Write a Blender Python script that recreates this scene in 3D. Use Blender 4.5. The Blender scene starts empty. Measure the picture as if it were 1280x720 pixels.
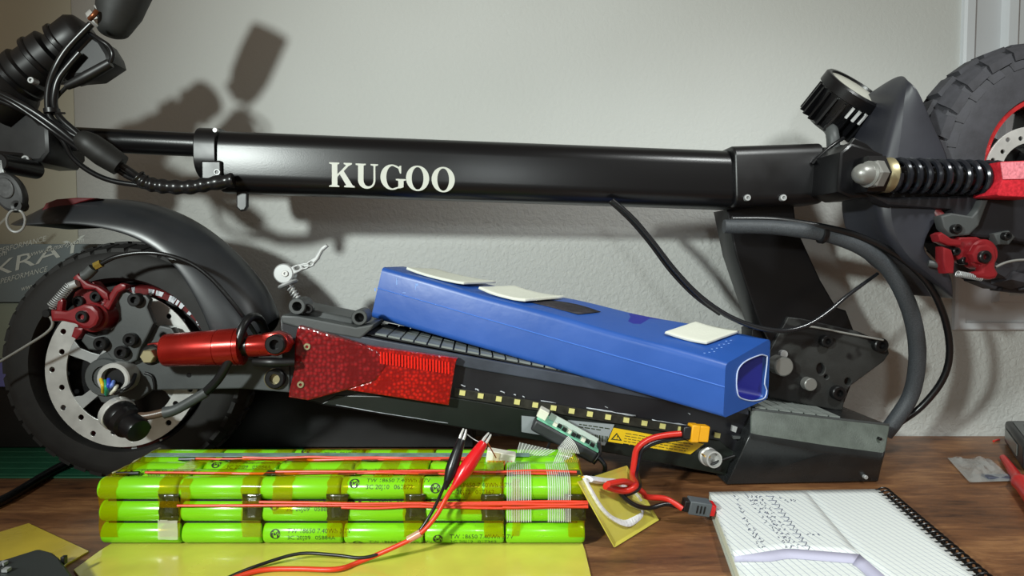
import bpy, math, random
from mathutils import Vector, Matrix
R_ = random.Random(7)
SC = bpy.context.scene
COL = SC.collection
FPX = 780.0
CAMZ = 0.236
PITCH = math.atan(35.0 / 780.0)

# ------------------------------------------------------------------ camera, world, lights, exposure
cam = bpy.data.cameras.new('camera'); camo = bpy.data.objects.new('camera', cam); COL.objects.link(camo)
camo.location = (0, 0, CAMZ); camo.rotation_euler = (math.pi / 2 - PITCH, 0, 0)
cam.sensor_fit = 'HORIZONTAL'; cam.sensor_width = 36; cam.lens = 36 * FPX / 1280; cam.clip_start = 0.01
SC.camera = camo
SC.view_settings.view_transform = 'Standard'; SC.view_settings.look = 'None'
SC.view_settings.gamma = 1; SC.view_settings.use_curve_mapping = False
SC.view_settings.exposure = 0.0
W = bpy.data.worlds.new('room_light'); SC.world = W; W.use_nodes = True
W.node_tree.nodes['Background'].inputs[0].default_value = (0.88, 0.72, 0.56, 1)
W.node_tree.nodes['Background'].inputs[1].default_value = 0.19

def lamp(name, kind, loc, target, energy, color, **kw):
    l = bpy.data.lights.new(name, kind); l.energy = energy; l.color = color
    for k, v in kw.items(): setattr(l, k, v)
    o = bpy.data.objects.new(name, l); COL.objects.link(o); o.location = loc
    d = Vector(target) - Vector(loc); o.rotation_euler = d.to_track_quat('-Z', 'Y').to_euler()
    return o
lamp('desk_lamp_light', 'SPOT', (-0.58, -0.25, 0.52), (0.43, 0.80, 0.19), 52, (0.92, 1.0, 0.96),
     shadow_soft_size=0.035, spot_size=math.radians(100), spot_blend=1.0)
lamp('added_fill_light', 'SPOT', (0.05, -0.25, 0.42), (0.48, 0.80, 0.18), 4.5, (0.92, 1.0, 1.0), shadow_soft_size=0.04, spot_size=math.radians(110), spot_blend=1.0)  # added fill without a real source, brightens the right side
lamp('bench_lamp_light', 'SPOT', (0.50, 0.16, 0.80), (0.36, 0.60, 0.03), 17, (0.96, 1.0, 0.98), shadow_soft_size=0.05, spot_size=math.radians(84), spot_blend=0.8)

# ------------------------------------------------------------------ projection helpers (pixel of the 1280x720 photo -> point on a plane in the place)
CF = Vector((0, math.cos(PITCH), -math.sin(PITCH))); CU = Vector((0, math.sin(PITCH), math.cos(PITCH)))
CR = Vector((1, 0, 0)); CO = Vector((0, 0, CAMZ))
def ray(px, py): return CF + CR * ((px - 640) / FPX) + CU * ((360 - py) / FPX)
def P(px, py, Y):
    d = ray(px, py); return CO + d * (Y / d.y)
def Dk(px, py, z=0.0):
    d = ray(px, py); return CO + d * ((z - CAMZ) / d.z)
YAW = math.radians(3.3)
EX = Vector((math.cos(YAW), math.sin(YAW), 0)); EY = Vector((-math.sin(YAW), math.cos(YAW), 0)); EZ = Vector((0, 0, 1))
SO = Vector((-0.404, 0.668, 0.0))
def S(px, py, yl=0.0):
    d = ray(px, py); o = SO + EY * yl
    return CO + d * ((o - CO).dot(EY) / d.dot(EY))
def sc(p): return (p - CO).dot(CF) / FPX        # metres per pixel at a point
def L2W(x, y, z): return SO + EX * x + EY * y + EZ * z

# ------------------------------------------------------------------ materials
def lin(c):
    r = []
    for v in c:
        v /= 255.0
        r.append(v / 12.92 if v <= 0.04045 else ((v + 0.055) / 1.055) ** 2.4)
    return (*r, 1)
MATS = {}
def M(name, rgb, rough=0.5, metal=0.0, bump=None, var=None, coat=0.0, alpha=1.0, spec=0.5, emit=None, trans=0.0):
    m = bpy.data.materials.new(name); m.use_nodes = True
    nt = m.node_tree; b = nt.nodes['Principled BSDF']
    b.inputs['Base Color'].default_value = lin(rgb); b.inputs['Roughness'].default_value = rough
    b.inputs['Metallic'].default_value = metal; b.inputs['Coat Weight'].default_value = coat
    b.inputs['Alpha'].default_value = alpha; b.inputs['Specular IOR Level'].default_value = spec
    b.inputs['Transmission Weight'].default_value = trans
    tc = nt.nodes.new('ShaderNodeTexCoord')
    if var:
        n = nt.nodes.new('ShaderNodeTexNoise'); n.inputs['Scale'].default_value = var[0]; n.inputs['Detail'].default_value = 6
        nt.links.new(tc.outputs['Object'], n.inputs['Vector'])
        rp = nt.nodes.new('ShaderNodeMapRange'); rp.inputs['From Min'].default_value = 0.3; rp.inputs['From Max'].default_value = 0.7
        rp.inputs['To Min'].default_value = 1 - var[1]; rp.inputs['To Max'].default_value = 1 + var[1]
        nt.links.new(n.outputs['Fac'], rp.inputs['Value'])
        mx = nt.nodes.new('ShaderNodeVectorMath'); mx.operation = 'SCALE'
        mx.inputs[0].default_value = lin(rgb)[:3]
        nt.links.new(rp.outputs[0], mx.inputs['Scale']); nt.links.new(mx.outputs[0], b.inputs['Base Color'])
        rr = nt.nodes.new('ShaderNodeMapRange'); rr.inputs['To Min'].default_value = max(0.02, rough - 0.12); rr.inputs['To Max'].default_value = min(1, rough + 0.12)
        nt.links.new(n.outputs['Fac'], rr.inputs['Value']); nt.links.new(rr.outputs[0], b.inputs['Roughness'])
    if bump:
        n2 = nt.nodes.new('ShaderNodeTexNoise'); n2.inputs['Scale'].default_value = bump[0]; n2.inputs['Detail'].default_value = 3
        nt.links.new(tc.outputs['Object'], n2.inputs['Vector'])
        bp = nt.nodes.new('ShaderNodeBump'); bp.inputs['Strength'].default_value = bump[1]; bp.inputs['Distance'].default_value = bump[2] if len(bump) > 2 else 0.001
        nt.links.new(n2.outputs['Fac'], bp.inputs['Height']); nt.links.new(bp.outputs[0], b.inputs['Normal'])
    MATS[name] = m
    return m
blk = M('black_paint', (15, 15, 17), 0.38, var=(30, 0.25))
blk_sat = M('black_satin_metal', (14, 14, 16), 0.3, bump=(900, 0.12, 0.0004), spec=0.4)
blk_rough = M('black_textured_metal', (41, 42, 41), 0.5, bump=(700, 0.35, 0.0006), var=(40, 0.25))
blk_pl = M('black_plastic', (17, 17, 18), 0.42, var=(25, 0.3))
rub = M('tyre_rubber', (26, 25, 24), 0.72, var=(45, 0.3), bump=(250, 0.2, 0.0006))
rub2 = M('knobbly_tyre_rubber', (52, 52, 57), 0.7, var=(60, 0.3), bump=(350, 0.25, 0.0006))
gry = M('dark_grey_cast_metal', (67, 70, 70), 0.5, var=(30, 0.18), bump=(600, 0.15, 0.0004))
fend = M('fender_plastic', (46, 48, 51), 0.34, var=(14, 0.3))
alu = M('brushed_steel', (206, 206, 203), 0.36, 0.45, var=(60, 0.12))
alu2 = M('aluminium_spoke', (176, 178, 178), 0.45, 0.35, var=(40, 0.12))
white_al = M('white_aluminium', (186, 188, 188), 0.35, 0.35)
brass = M('brass', (190, 165, 80), 0.35, 0.8)
zinc = M('yellow_zinc', (170, 160, 125), 0.4, 0.7)
red_an = M('red_anodised', (158, 34, 26), 0.25, 0.6, var=(30, 0.18))
red_cal = M('red_caliper_paint', (120, 24, 30), 0.35, var=(60, 0.15))
red_chip = M('red_chipped_paint', (96, 26, 28), 0.5, var=(200, 0.5))
bolt_m = M('black_bolt_steel', (28, 28, 29), 0.35, 0.4)
def honey(name, c0, c1, scale, rough=0.2):
    m = M(name, c0, rough, coat=0.5); nt = m.node_tree; b = nt.nodes['Principled BSDF']; tc = nt.nodes['Texture Coordinate']
    v = nt.nodes.new('ShaderNodeTexVoronoi'); v.inputs['Scale'].default_value = scale; v.inputs['Randomness'].default_value = 0.6
    nt.links.new(tc.outputs['Object'], v.inputs['Vector'])
    r = nt.nodes.new('ShaderNodeValToRGB'); r.color_ramp.elements[0].color = lin(c1); r.color_ramp.elements[1].color = lin(c0)
    r.color_ramp.elements[0].position = 0.1; r.color_ramp.elements[1].position = 0.55
    nt.links.new(v.outputs['Distance'], r.inputs[0]); nt.links.new(r.outputs[0], b.inputs['Base Color'])
    bp = nt.nodes.new('ShaderNodeBump'); bp.inputs['Strength'].default_value = 0.5; bp.inputs['Distance'].default_value = 0.001; bp.invert = True
    nt.links.new(v.outputs['Distance'], bp.inputs['Height']); nt.links.new(bp.outputs[0], b.inputs['Normal'])
    return m
red_refl = honey('red_reflector_plastic', (104, 12, 16), (156, 28, 34), 230)
red_refl2 = honey('bright_red_reflector_plastic', (134, 12, 10), (206, 28, 18), 260)
red_rib = M('reflector_rib_red', (232, 34, 22), 0.2, coat=0.5)
navy = M('deck_edge_rubber', (58, 63, 74), 0.55, var=(40, 0.25), bump=(300, 0.2, 0.0006))
deckm = M('deck_side_metal', (25, 25, 30), 0.42, var=(20, 0.25))
deck_low = M('deck_lower_metal', (24, 30, 25), 0.4, var=(12, 0.25))
grip = M('grip_pad_rubber', (128, 134, 130), 0.65, var=(60, 0.15))
groove = M('grip_base_rubber', (24, 25, 26), 0.7)
blue = M('blue_heat_shrink', (40, 86, 168), 0.4, var=(18, 0.06), bump=(60, 0.12, 0.002))
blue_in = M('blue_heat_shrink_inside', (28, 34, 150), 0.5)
torn = M('torn_white_edge', (196, 208, 235), 0.6)
foam = M('white_foam', (226, 228, 214), 0.8, bump=(500, 0.3, 0.0008))
green = M('cell_wrap_green', (124, 204, 22), 0.22, coat=0.3, var=(9, 0.07))
ink = M('black_ink', (40, 50, 22), 0.6)
dark_in = M('pack_gap_black', (14, 18, 10), 0.6)
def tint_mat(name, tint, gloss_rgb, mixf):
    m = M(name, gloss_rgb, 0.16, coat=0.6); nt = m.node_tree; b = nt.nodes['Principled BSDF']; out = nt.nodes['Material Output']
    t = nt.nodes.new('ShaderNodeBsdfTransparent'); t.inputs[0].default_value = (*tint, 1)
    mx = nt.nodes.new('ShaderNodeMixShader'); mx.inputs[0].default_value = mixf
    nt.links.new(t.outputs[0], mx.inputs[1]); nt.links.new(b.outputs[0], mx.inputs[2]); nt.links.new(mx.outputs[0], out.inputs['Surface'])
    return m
amber = tint_mat('amber_tape', (0.98, 0.80, 0.15), (186, 150, 8), 0.2)
olive = M('gap_shade_tape', (50, 52, 14), 0.22, coat=0.4, var=(160, 0.3), bump=(120, 0.6, 0.002))  # taped gaps between cells, their shade put into the dark olive
clear = M('clear_tape_and_glare', (220, 226, 215), 0.15, alpha=0.16, coat=0.5)
thread = M('white_glass_thread', (240, 242, 236), 0.4)
wire_r = M('red_wire_insulation', (205, 42, 28), 0.35)
wire_d = M('orange_red_wire', (216, 58, 26), 0.4)
wire_k = M('black_wire_insulation', (18, 19, 21), 0.3)
wire_g = M('grey_inner_wire', (150, 150, 146), 0.4, 0.4)
wht_pl = M('white_plastic', (226, 224, 206), 0.5)
fr4 = M('yellow_epoxy_sheet', (208, 198, 84), 0.24, var=(22, 0.1), coat=0.3)
fr4b = M('ochre_epoxy_sheet', (196, 172, 62), 0.28, var=(16, 0.2), coat=0.2)
glue = M('white_hot_glue', (240, 240, 242), 0.4, bump=(300, 0.5, 0.002))
xt = M('yellow_connector_nylon', (236, 168, 18), 0.4)
gold = M('gold_contact', (232, 190, 110), 0.3, 0.9)
pcb = M('green_circuit_board', (120, 190, 160), 0.4, var=(120, 0.35))
led_m = M('led_phosphor', (214, 206, 130), 0.5)
ledpcb = M('led_strip_board', (38, 36, 28), 0.5, var=(160, 0.5))
lab_g = M('grey_label_paper', (146, 152, 154), 0.5)
lab_y = M('yellow_label_paper', (226, 186, 22), 0.5)
letter = M('silver_lettering', (198, 200, 190), 0.5)
fobm = M('key_fob_plastic', (52, 53, 54), 0.4, var=(80, 0.2))
boxg = M('grey_printed_card', (112, 122, 124), 0.55)
boxp = M('pale_card', (136, 144, 128), 0.6, var=(10, 0.06))
boxt = M('pale_print_on_card', (196, 200, 192), 0.55)
lil = M('lilac_plastic', (112, 112, 176), 0.5)
matg = M('green_cutting_mat', (16, 84, 58), 0.55, var=(60, 0.1))
matl = M('mat_grid_print', (70, 130, 100), 0.6)
paper = None
pen = M('pen_ink', (96, 100, 120), 0.6)
paper_side = M('page_block_edge', (214, 218, 198), 0.7, bump=(900, 0.3, 0.0006))
meter = M('multimeter_plastic', (36, 38, 40), 0.4)
meterf = M('multimeter_face', (84, 88, 88), 0.35)
probe = M('red_probe_plastic', (200, 24, 26), 0.3)
bag = M('clear_plastic_bag', (196, 200, 198), 0.12, alpha=0.34, coat=0.5)
lensm = M('pale_lamp_lens', (196, 196, 184), 0.3)
chip_m = M('bare_metal_chip', (190, 194, 200), 0.5, 0.3)
stripe = M('white_stripe_paint', (206, 206, 206), 0.5)
brown_tube = M('amber_brown_tube', (92, 74, 62), 0.35)  # plain brown of the plug's strain tube

def stain(m, col, scale, lo, hi):
    nt = m.node_tree; b = nt.nodes['Principled BSDF']; tc = nt.nodes['Texture Coordinate']
    n = nt.nodes.new('ShaderNodeTexNoise'); n.inputs['Scale'].default_value = scale; n.inputs['Detail'].default_value = 2
    nt.links.new(tc.outputs['Object'], n.inputs['Vector'])
    r = nt.nodes.new('ShaderNodeMapRange'); r.inputs['From Min'].default_value = lo; r.inputs['From Max'].default_value = hi
    nt.links.new(n.outputs['Fac'], r.inputs['Value'])
    mi = nt.nodes.new('ShaderNodeMix'); mi.data_type = 'RGBA'; mi.inputs['B'].default_value = lin(col)
    old = b.inputs['Base Color'].links[0].from_socket
    nt.links.new(old, mi.inputs['A']); nt.links.new(r.outputs[0], mi.inputs['Factor']); nt.links.new(mi.outputs['Result'], b.inputs['Base Color'])
stain(blk_rough, (10, 10, 11), 26, 0.5, 0.54)
steel = M('grey_steel', (140, 140, 136), 0.38, 0.5)
def wall_mat():
    m = M('rough_white_plaster', (196, 198, 194), 0.75)
    nt = m.node_tree; b = nt.nodes['Principled BSDF']; tc = nt.nodes['Texture Coordinate']
    n = nt.nodes.new('ShaderNodeTexNoise'); n.inputs['Scale'].default_value = 170; n.inputs['Detail'].default_value = 4; n.inputs['Roughness'].default_value = 0.55
    n.inputs['Distortion'].default_value = 0.6
    v = nt.nodes.new('ShaderNodeTexNoise'); v.inputs['Scale'].default_value = 3
    nt.links.new(tc.outputs['Object'], n.inputs['Vector']); nt.links.new(tc.outputs['Object'], v.inputs['Vector'])
    sp = nt.nodes.new('ShaderNodeSeparateXYZ'); nt.links.new(tc.outputs['Object'], sp.inputs[0])
    mr = nt.nodes.new('ShaderNodeMapRange'); mr.inputs['From Min'].default_value = 0.28; mr.inputs['From Max'].default_value = 0.42
    mr.inputs['To Min'].default_value = 0.62; mr.inputs['To Max'].default_value = 0.16
    nt.links.new(sp.outputs[2], mr.inputs['Value'])
    bp = nt.nodes.new('ShaderNodeBump'); bp.inputs['Distance'].default_value = 0.003
    nt.links.new(mr.outputs[0], bp.inputs['Strength']); nt.links.new(n.outputs['Fac'], bp.inputs['Height'])
    nt.links.new(bp.outputs[0], b.inputs['Normal'])
    r = nt.nodes.new('ShaderNodeValToRGB'); r.color_ramp.elements[0].color = lin((186, 187, 182)); r.color_ramp.elements[1].color = lin((206, 208, 205))
    nt.links.new(v.outputs['Fac'], r.inputs[0]); nt.links.new(r.outputs[0], b.inputs['Base Color'])
    return m
plaster = wall_mat()
smooth_w = M('smooth_painted_panel', (204, 203, 184), 0.6, var=(3, 0.04))
casing_m = M('white_painted_wood', (206, 210, 214), 0.5, var=(6, 0.03))

def wood_mat():
    m = M('dark_walnut_desk', (74, 42, 25), 0.4)
    nt = m.node_tree; b = nt.nodes['Principled BSDF']; tc = nt.nodes['Texture Coordinate']
    mp = nt.nodes.new('ShaderNodeMapping'); mp.inputs['Scale'].default_value = (7.0, 40, 10)
    nt.links.new(tc.outputs['Object'], mp.inputs[0])
    n = nt.nodes.new('ShaderNodeTexNoise'); n.inputs['Scale'].default_value = 3.2; n.inputs['Detail'].default_value = 9; n.inputs['Roughness'].default_value = 0.72; n.inputs['Distortion'].default_value = 0.7
    nt.links.new(mp.outputs[0], n.inputs['Vector'])
    mp2 = nt.nodes.new('ShaderNodeMapping'); mp2.inputs['Scale'].default_value = (5, 16, 10)
    nt.links.new(tc.outputs['Object'], mp2.inputs[0])
    n2 = nt.nodes.new('ShaderNodeTexNoise'); n2.inputs['Scale'].default_value = 1.6; n2.inputs['Detail'].default_value = 4
    nt.links.new(mp2.outputs[0], n2.inputs['Vector'])
    a = nt.nodes.new('ShaderNodeMath'); a.operation = 'ADD'
    nt.links.new(n.outputs['Fac'], a.inputs[0]); nt.links.new(n2.outputs['Fac'], a.inputs[1])
    r = nt.nodes.new('ShaderNodeValToRGB'); e = r.color_ramp.elements
    e[0].position = 0.34; e[0].color = lin((62, 40, 28)); e[1].position = 0.68; e[1].color = lin((172, 126, 82))
    k = r.color_ramp.elements.new(0.5); k.color = lin((120, 80, 50))
    h = nt.nodes.new('ShaderNodeMath'); h.operation = 'MULTIPLY'; h.inputs[1].default_value = 0.5
    nt.links.new(a.outputs[0], h.inputs[0]); nt.links.new(h.outputs[0], r.inputs[0]); nt.links.new(r.outputs[0], b.inputs['Base Color'])
    bp = nt.nodes.new('ShaderNodeBump'); bp.inputs['Strength'].default_value = 0.15; bp.inputs['Distance'].default_value = 0.001
    nt.links.new(n.outputs['Fac'], bp.inputs['Height']); nt.links.new(bp.outputs[0], b.inputs['Normal'])
    return m
wood = wood_mat()

def paper_mat():
    m = M('squared_paper', (232, 236, 232), 0.75)
    nt = m.node_tree; b = nt.nodes['Principled BSDF']; tc = nt.nodes['Texture Coordinate']
    mp = nt.nodes.new('ShaderNodeMapping'); mp.inputs['Rotation'].default_value = (0, 0, math.radians(-8.5))
    nt.links.new(tc.outputs['Object'], mp.inputs[0])
    s = nt.nodes.new('ShaderNodeSeparateXYZ'); nt.links.new(mp.outputs[0], s.inputs[0])
    def lines(sock, pitch, w):
        d = nt.nodes.new('ShaderNodeMath'); d.operation = 'DIVIDE'; d.inputs[1].default_value = pitch
        f = nt.nodes.new('ShaderNodeMath'); f.operation = 'FRACT'
        g = nt.nodes.new('ShaderNodeMath'); g.operation = 'LESS_THAN'; g.inputs[1].default_value = w
        nt.links.new(sock, d.inputs[0]); nt.links.new(d.outputs[0], f.inputs[0]); nt.links.new(f.outputs[0], g.inputs[0])
        return g.outputs[0]
    a = lines(s.outputs[0], 0.0056, 0.09); c = lines(s.outputs[1], 0.0056, 0.06)
    mx = nt.nodes.new('ShaderNodeMath'); mx.operation = 'MULTIPLY_ADD'; mx.inputs[1].default_value = 0.35
    nt.links.new(c, mx.inputs[0]); nt.links.new(a, mx.inputs[2])
    mi = nt.nodes.new('ShaderNodeMix'); mi.data_type = 'RGBA'
    mi.inputs['A'].default_value = lin((232, 237, 234)); mi.inputs['B'].default_value = lin((150, 160, 178))
    nt.links.new(mx.outputs[0], mi.inputs['Factor']); nt.links.new(mi.outputs['Result'], b.inputs['Base Color'])
    return m
paper = paper_mat()

# ------------------------------------------------------------------ mesh helpers
ROOTM = {}
def catmull(pts, sub):
    pts = [Vector(p) for p in pts]
    if len(pts) < 3 or sub <= 1: return pts
    out = []
    for i in range(len(pts) - 1):
        p0 = pts[max(0, i - 1)]; p1 = pts[i]; p2 = pts[i + 1]; p3 = pts[min(len(pts) - 1, i + 2)]
        for k in range(sub):
            t = k / sub
            out.append(0.5 * ((2 * p1) + (p2 - p0) * t + (2 * p0 - 5 * p1 + 4 * p2 - p3) * t * t + (3 * p1 - p0 - 3 * p2 + p3) * t ** 3))
    out.append(pts[-1]); return out
def lerp_list(vals, n):
    if not isinstance(vals, (list, tuple)): return [vals] * n
    m = len(vals)
    r = []
    for i in range(n):
        t = i / (n - 1) * (m - 1); k = min(m - 2, int(t)); f = t - k
        r.append(vals[k] * (1 - f) + vals[k + 1] * f)
    return r
class MB:
    def __init__(s): s.v = []; s.f = []
    def add(s, vs, fs):
        o = len(s.v); s.v += [tuple(v) for v in vs]; s.f += [tuple(i + o for i in f) for f in fs]; return s
    def rings(s, rings, closed=True, cap=True, loop=False):
        n = len(rings[0]); vs = [p for r in rings for p in r]; fs = []
        m = len(rings)
        for i in range(m if loop else m - 1):
            j = (i + 1) % m
            for k in range(n if closed else n - 1):
                l = (k + 1) % n
                fs.append((i * n + k, i * n + l, j * n + l, j * n + k))
        if cap and closed and not loop:
            fs.append(tuple(reversed(range(n)))); fs.append(tuple((m - 1) * n + k for k in range(n)))
        return s.add(vs, fs)
    def tube(s, pts, r, n=10, sub=5, cap=True, flat=1.0):
        c = catmull(pts, sub); rr = lerp_list(r, len(c))
        t0 = (c[1] - c[0]).normalized()
        a = Vector((0, 0, 1)) if abs(t0.z) < 0.9 else Vector((1, 0, 0))
        u = t0.cross(a).normalized(); rings = []
        for i, p in enumerate(c):
            t = (c[min(i + 1, len(c) - 1)] - c[max(i - 1, 0)]).normalized()
            u = (u - t * u.dot(t)).normalized(); w = t.cross(u)
            rings.append([p + (u * math.cos(2 * math.pi * k / n) + w * math.sin(2 * math.pi * k / n) * flat) * rr[i] for k in range(n)])
        return s.rings(rings, True, cap)
    def lathe(s, o, axis, prof, n=24, cap=True, loop=False):
        axis = Vector(axis).normalized(); a = Vector((0, 0, 1)) if abs(axis.z) < 0.9 else Vector((1, 0, 0))
        u = axis.cross(a).normalized(); w = axis.cross(u)
        rings = [[Vector(o) + axis * h + (u * math.cos(2 * math.pi * k / n) + w * math.sin(2 * math.pi * k / n)) * max(r, 1e-5) for k in range(n)] for h, r in prof]
        return s.rings(rings, True, cap, loop)
    def box(s, c, sx, sy, sz, ax=None):
        X, Y, Z = ax or (Vector((1, 0, 0)), Vector((0, 1, 0)), Vector((0, 0, 1)))
        vs = [Vector(c) + X * (i * sx / 2) + Y * (j * sy / 2) + Z * (k * sz / 2) for i in (-1, 1) for j in (-1, 1) for k in (-1, 1)]
        return s.add(vs, [(0, 1, 3, 2), (4, 6, 7, 5), (0, 4, 5, 1), (2, 3, 7, 6), (0, 2, 6, 4), (1, 5, 7, 3)])
    def hexa(s, q, back):     # a quad of four points and the opposite quad
        return s.add(list(q) + list(back), [(0, 1, 2, 3), (7, 6, 5, 4), (0, 4, 5, 1), (1, 5, 6, 2), (2, 6, 7, 3), (3, 7, 4, 0)])
    def grid(s, rows, thick=None):
        n = len(rows[0]); m = len(rows); vs = [p for r in rows for p in r]
        fs = [(i * n + k, i * n + k + 1, (i + 1) * n + k + 1, (i + 1) * n + k) for i in range(m - 1) for k in range(n - 1)]
        return s.add(vs, fs)
def mesh_of(mb, name):
    me = bpy.data.meshes.new(name); me.from_pydata(mb.v, [], mb.f); me.update()
    import bmesh
    bm = bmesh.new(); bm.from_mesh(me); bmesh.ops.recalc_face_normals(bm, faces=bm.faces); bm.to_mesh(me); bm.free()
    return me
def link(name, me, mat, parent=None, angle=38, bevel=0, seg=2, solid=0, subd=0):
    if mat is not None and len(me.materials) == 0: me.materials.append(mat)
    me.polygons.foreach_set('use_smooth', [True] * len(me.polygons))
    me.set_sharp_from_angle(angle=math.radians(angle))
    o = bpy.data.objects.new(name, me); COL.objects.link(o)
    if parent is not None:
        o.parent = parent; o.matrix_parent_inverse = ROOTM.get(parent.name, Matrix()).inverted()
    if solid:
        md = o.modifiers.new('thickness', 'SOLIDIFY'); md.thickness = solid; md.offset = 0
    if bevel:
        md = o.modifiers.new('bevel', 'BEVEL'); md.width = bevel; md.segments = seg; md.limit_method = 'ANGLE'; md.angle_limit = math.radians(35)
    if subd:
        md = o.modifiers.new('smooth', 'SUBSURF'); md.levels = subd; md.render_levels = subd
    return o
def obj(name, mb, mat, parent=None, **kw): return link(name, mesh_of(mb, name), mat, parent, **kw)
def thing(name, loc, label, cat, group=None, rz=0.0):
    o = bpy.data.objects.new(name, None); COL.objects.link(o); o.location = loc; o.rotation_euler = (0, 0, rz); o.empty_display_size = 0.02
    ROOTM[o.name] = Matrix.Translation(Vector(loc)) @ Matrix.Rotation(rz, 4, 'Z')
    o['label'] = label; o['category'] = cat
    if group: o['group'] = group
    return o
def tag(o, label, cat, group=None):
    o['label'] = label; o['category'] = cat
    if group: o['group'] = group
    return o
def structure(o): o['kind'] = 'structure'; return o
def stuff(o): o['kind'] = 'stuff'; return o
def curve_mesh(loops, thick, bevel, name):
    cu = bpy.data.curves.new(name, 'CURVE'); cu.dimensions = '2D'; cu.fill_mode = 'BOTH'
    cu.extrude = max(thick / 2 - bevel, 0); cu.bevel_depth = bevel; cu.bevel_resolution = 1; cu.offset = -bevel
    for lp in loops:
        sp = cu.splines.new('POLY'); sp.points.add(len(lp) - 1); sp.use_cyclic_u = True
        for i, p in enumerate(lp): sp.points[i].co = (p[0], p[1], 0, 1)
    o = bpy.data.objects.new(name, cu); me = bpy.data.meshes.new_from_object(o); me.name = name
    bpy.data.objects.remove(o); bpy.data.curves.remove(cu)
    return me
def frame(o, u, v):
    u = Vector(u).normalized(); n = u.cross(Vector(v)).normalized(); v = n.cross(u)
    m = Matrix.Identity(4)
    for i in range(3): m[i][0] = u[i]; m[i][1] = v[i]; m[i][2] = n[i]; m[i][3] = o[i]
    return m
def plate(name, loops3, thick, mat, parent=None, u=None, v=None, bevel=0.0008, angle=38):
    """flat plate; the loops lie on its front face, the thickness goes away from u x v"""
    u = Vector(u if u else EX); v = Vector(v if v else EZ)
    o = Vector(loops3[0][0]); fm = frame(o, u, v); inv = fm.inverted()
    loops = [[(inv @ Vector(p))[:2] for p in lp] for lp in loops3]
    me = curve_mesh(loops, thick, min(bevel, thick * 0.45), name)
    me.transform(fm @ Matrix.Translation((0, 0, -thick / 2)))
    return link(name, me, mat, parent, angle=angle)
def smooth2(pts, sub):
    """closed catmull in pixels"""
    n = len(pts); out = []
    for i in range(n):
        p0, p1, p2, p3 = (Vector(pts[(i + k) % n]) for k in (-1, 0, 1, 2))
        for k in range(sub):
            t = k / sub
            out.append(tuple(0.5 * ((2 * p1) + (p2 - p0) * t + (2 * p0 - 5 * p1 + 4 * p2 - p3) * t * t + (3 * p1 - p0 - 3 * p2 + p3) * t ** 3)))
    return out
def circ(cx, cy, r, n=16, ry=None, a0=0): return [(cx + r * math.cos(2 * math.pi * k / n + a0), cy + (ry or r) * math.sin(2 * math.pi * k / n + a0)) for k in range(n)]
def splate(name, px, yl, thick, mat, parent, holes=(), bevel=0.0008, sm=0):
    if sm: px = smooth2(px, sm)
    return plate(name, [[S(x, y, yl) for x, y in px]] + [[S(x, y, yl) for x, y in h] for h in holes], thick, mat, parent, bevel=bevel)
def sdisc(name, px, py, yl, rpx, length, mat, parent, n=24, ch=0.12, hole=0.0, axis=None):
    """round boss along the viewing side of the scooter: front face at yl, going back by length"""
    o = S(px, py, yl); r = rpx * sc(o); ax = axis if axis else EY
    c = r * ch
    if hole:
        prof = [(length, r), (c, r), (0, r - c), (0, r * hole), (min(length * 0.7, r * 0.7), r * hole * 0.95)]
    else:
        prof = [(length, r), (c, r), (0, r - c)]
    mb = MB().lathe(o, ax, prof, n); return obj(name, mb, mat, parent)
def bolt(px, py, yl, rpx, parent, mat=None, length=0.008, name='bolt'):
    return sdisc(name, px, py, yl, rpx, length, mat or bolt_m, parent, n=20, hole=0.52)
def stube(pts, rpx, n=10, sub=5):
    """pts: (px, py, yl); radius in pixels"""
    w = [S(*p) for p in pts]; rr = rpx if isinstance(rpx, (list, tuple)) else [rpx]
    s0 = sc(w[len(w) // 2]); rr = [r * s0 for r in rr]
    return MB().tube(w, rr if len(rr) > 1 else rr[0], n, sub)
def coil(a, b, r, turns, wire, n=6, per=14):
    a = Vector(a); b = Vector(b); ax = (b - a); L = ax.length; ax.normalize()
    t = Vector((0, 0, 1)) if abs(ax.z) < 0.9 else Vector((1, 0, 0)); u = ax.cross(t).normalized(); w = ax.cross(u)
    N = int(turns * per); pts = []
    for i in range(N + 1):
        ph = 2 * math.pi * turns * i / N
        pts.append(a + ax * (L * i / N) + (u * math.cos(ph) + w * math.sin(ph)) * r)
    return MB().tube(pts, wire, n, 1)
def text_mesh(s, size, ext=0.0):
    cu = bpy.data.curves.new('lettering', 'FONT'); cu.body = s; cu.size = size; cu.extrude = ext; cu.resolution_u = 2
    o = bpy.data.objects.new('lettering', cu); me = bpy.data.meshes.new_from_object(o)
    bpy.data.objects.remove(o); bpy.data.curves.remove(cu); return me
def text(name, s, o, u, v, size, mat, parent, shear=0.0, ws=1.0):
    me = text_mesh(s, size); fm = frame(o, u, v)
    sh = Matrix.Identity(4); sh[0][1] = shear; sh[0][0] = ws
    me.transform(fm @ sh); return link(name, me, mat, parent)

# ------------------------------------------------------------------ the setting
WY = 0.83
def struct_box(name, x0, x1, y0, y1, z0, z1, mat):
    return structure(obj(name, MB().box(((x0 + x1) / 2, (y0 + y1) / 2, (z0 + z1) / 2), x1 - x0, y1 - y0, z1 - z0), mat))
struct_box('wall_back', -1.5, 1.6, WY, WY + 0.1, -0.72, 1.5, plaster)
xs = P(95, 200, WY).x
struct_box('trim_1', -1.5, xs, WY - 0.0010, WY, 0.0, 1.5, smooth_w)
struct_box('floor', -1.5, 1.6, -1.2, WY, -0.76, -0.72, M('dark_floor', (70, 62, 56), 0.6))
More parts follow.
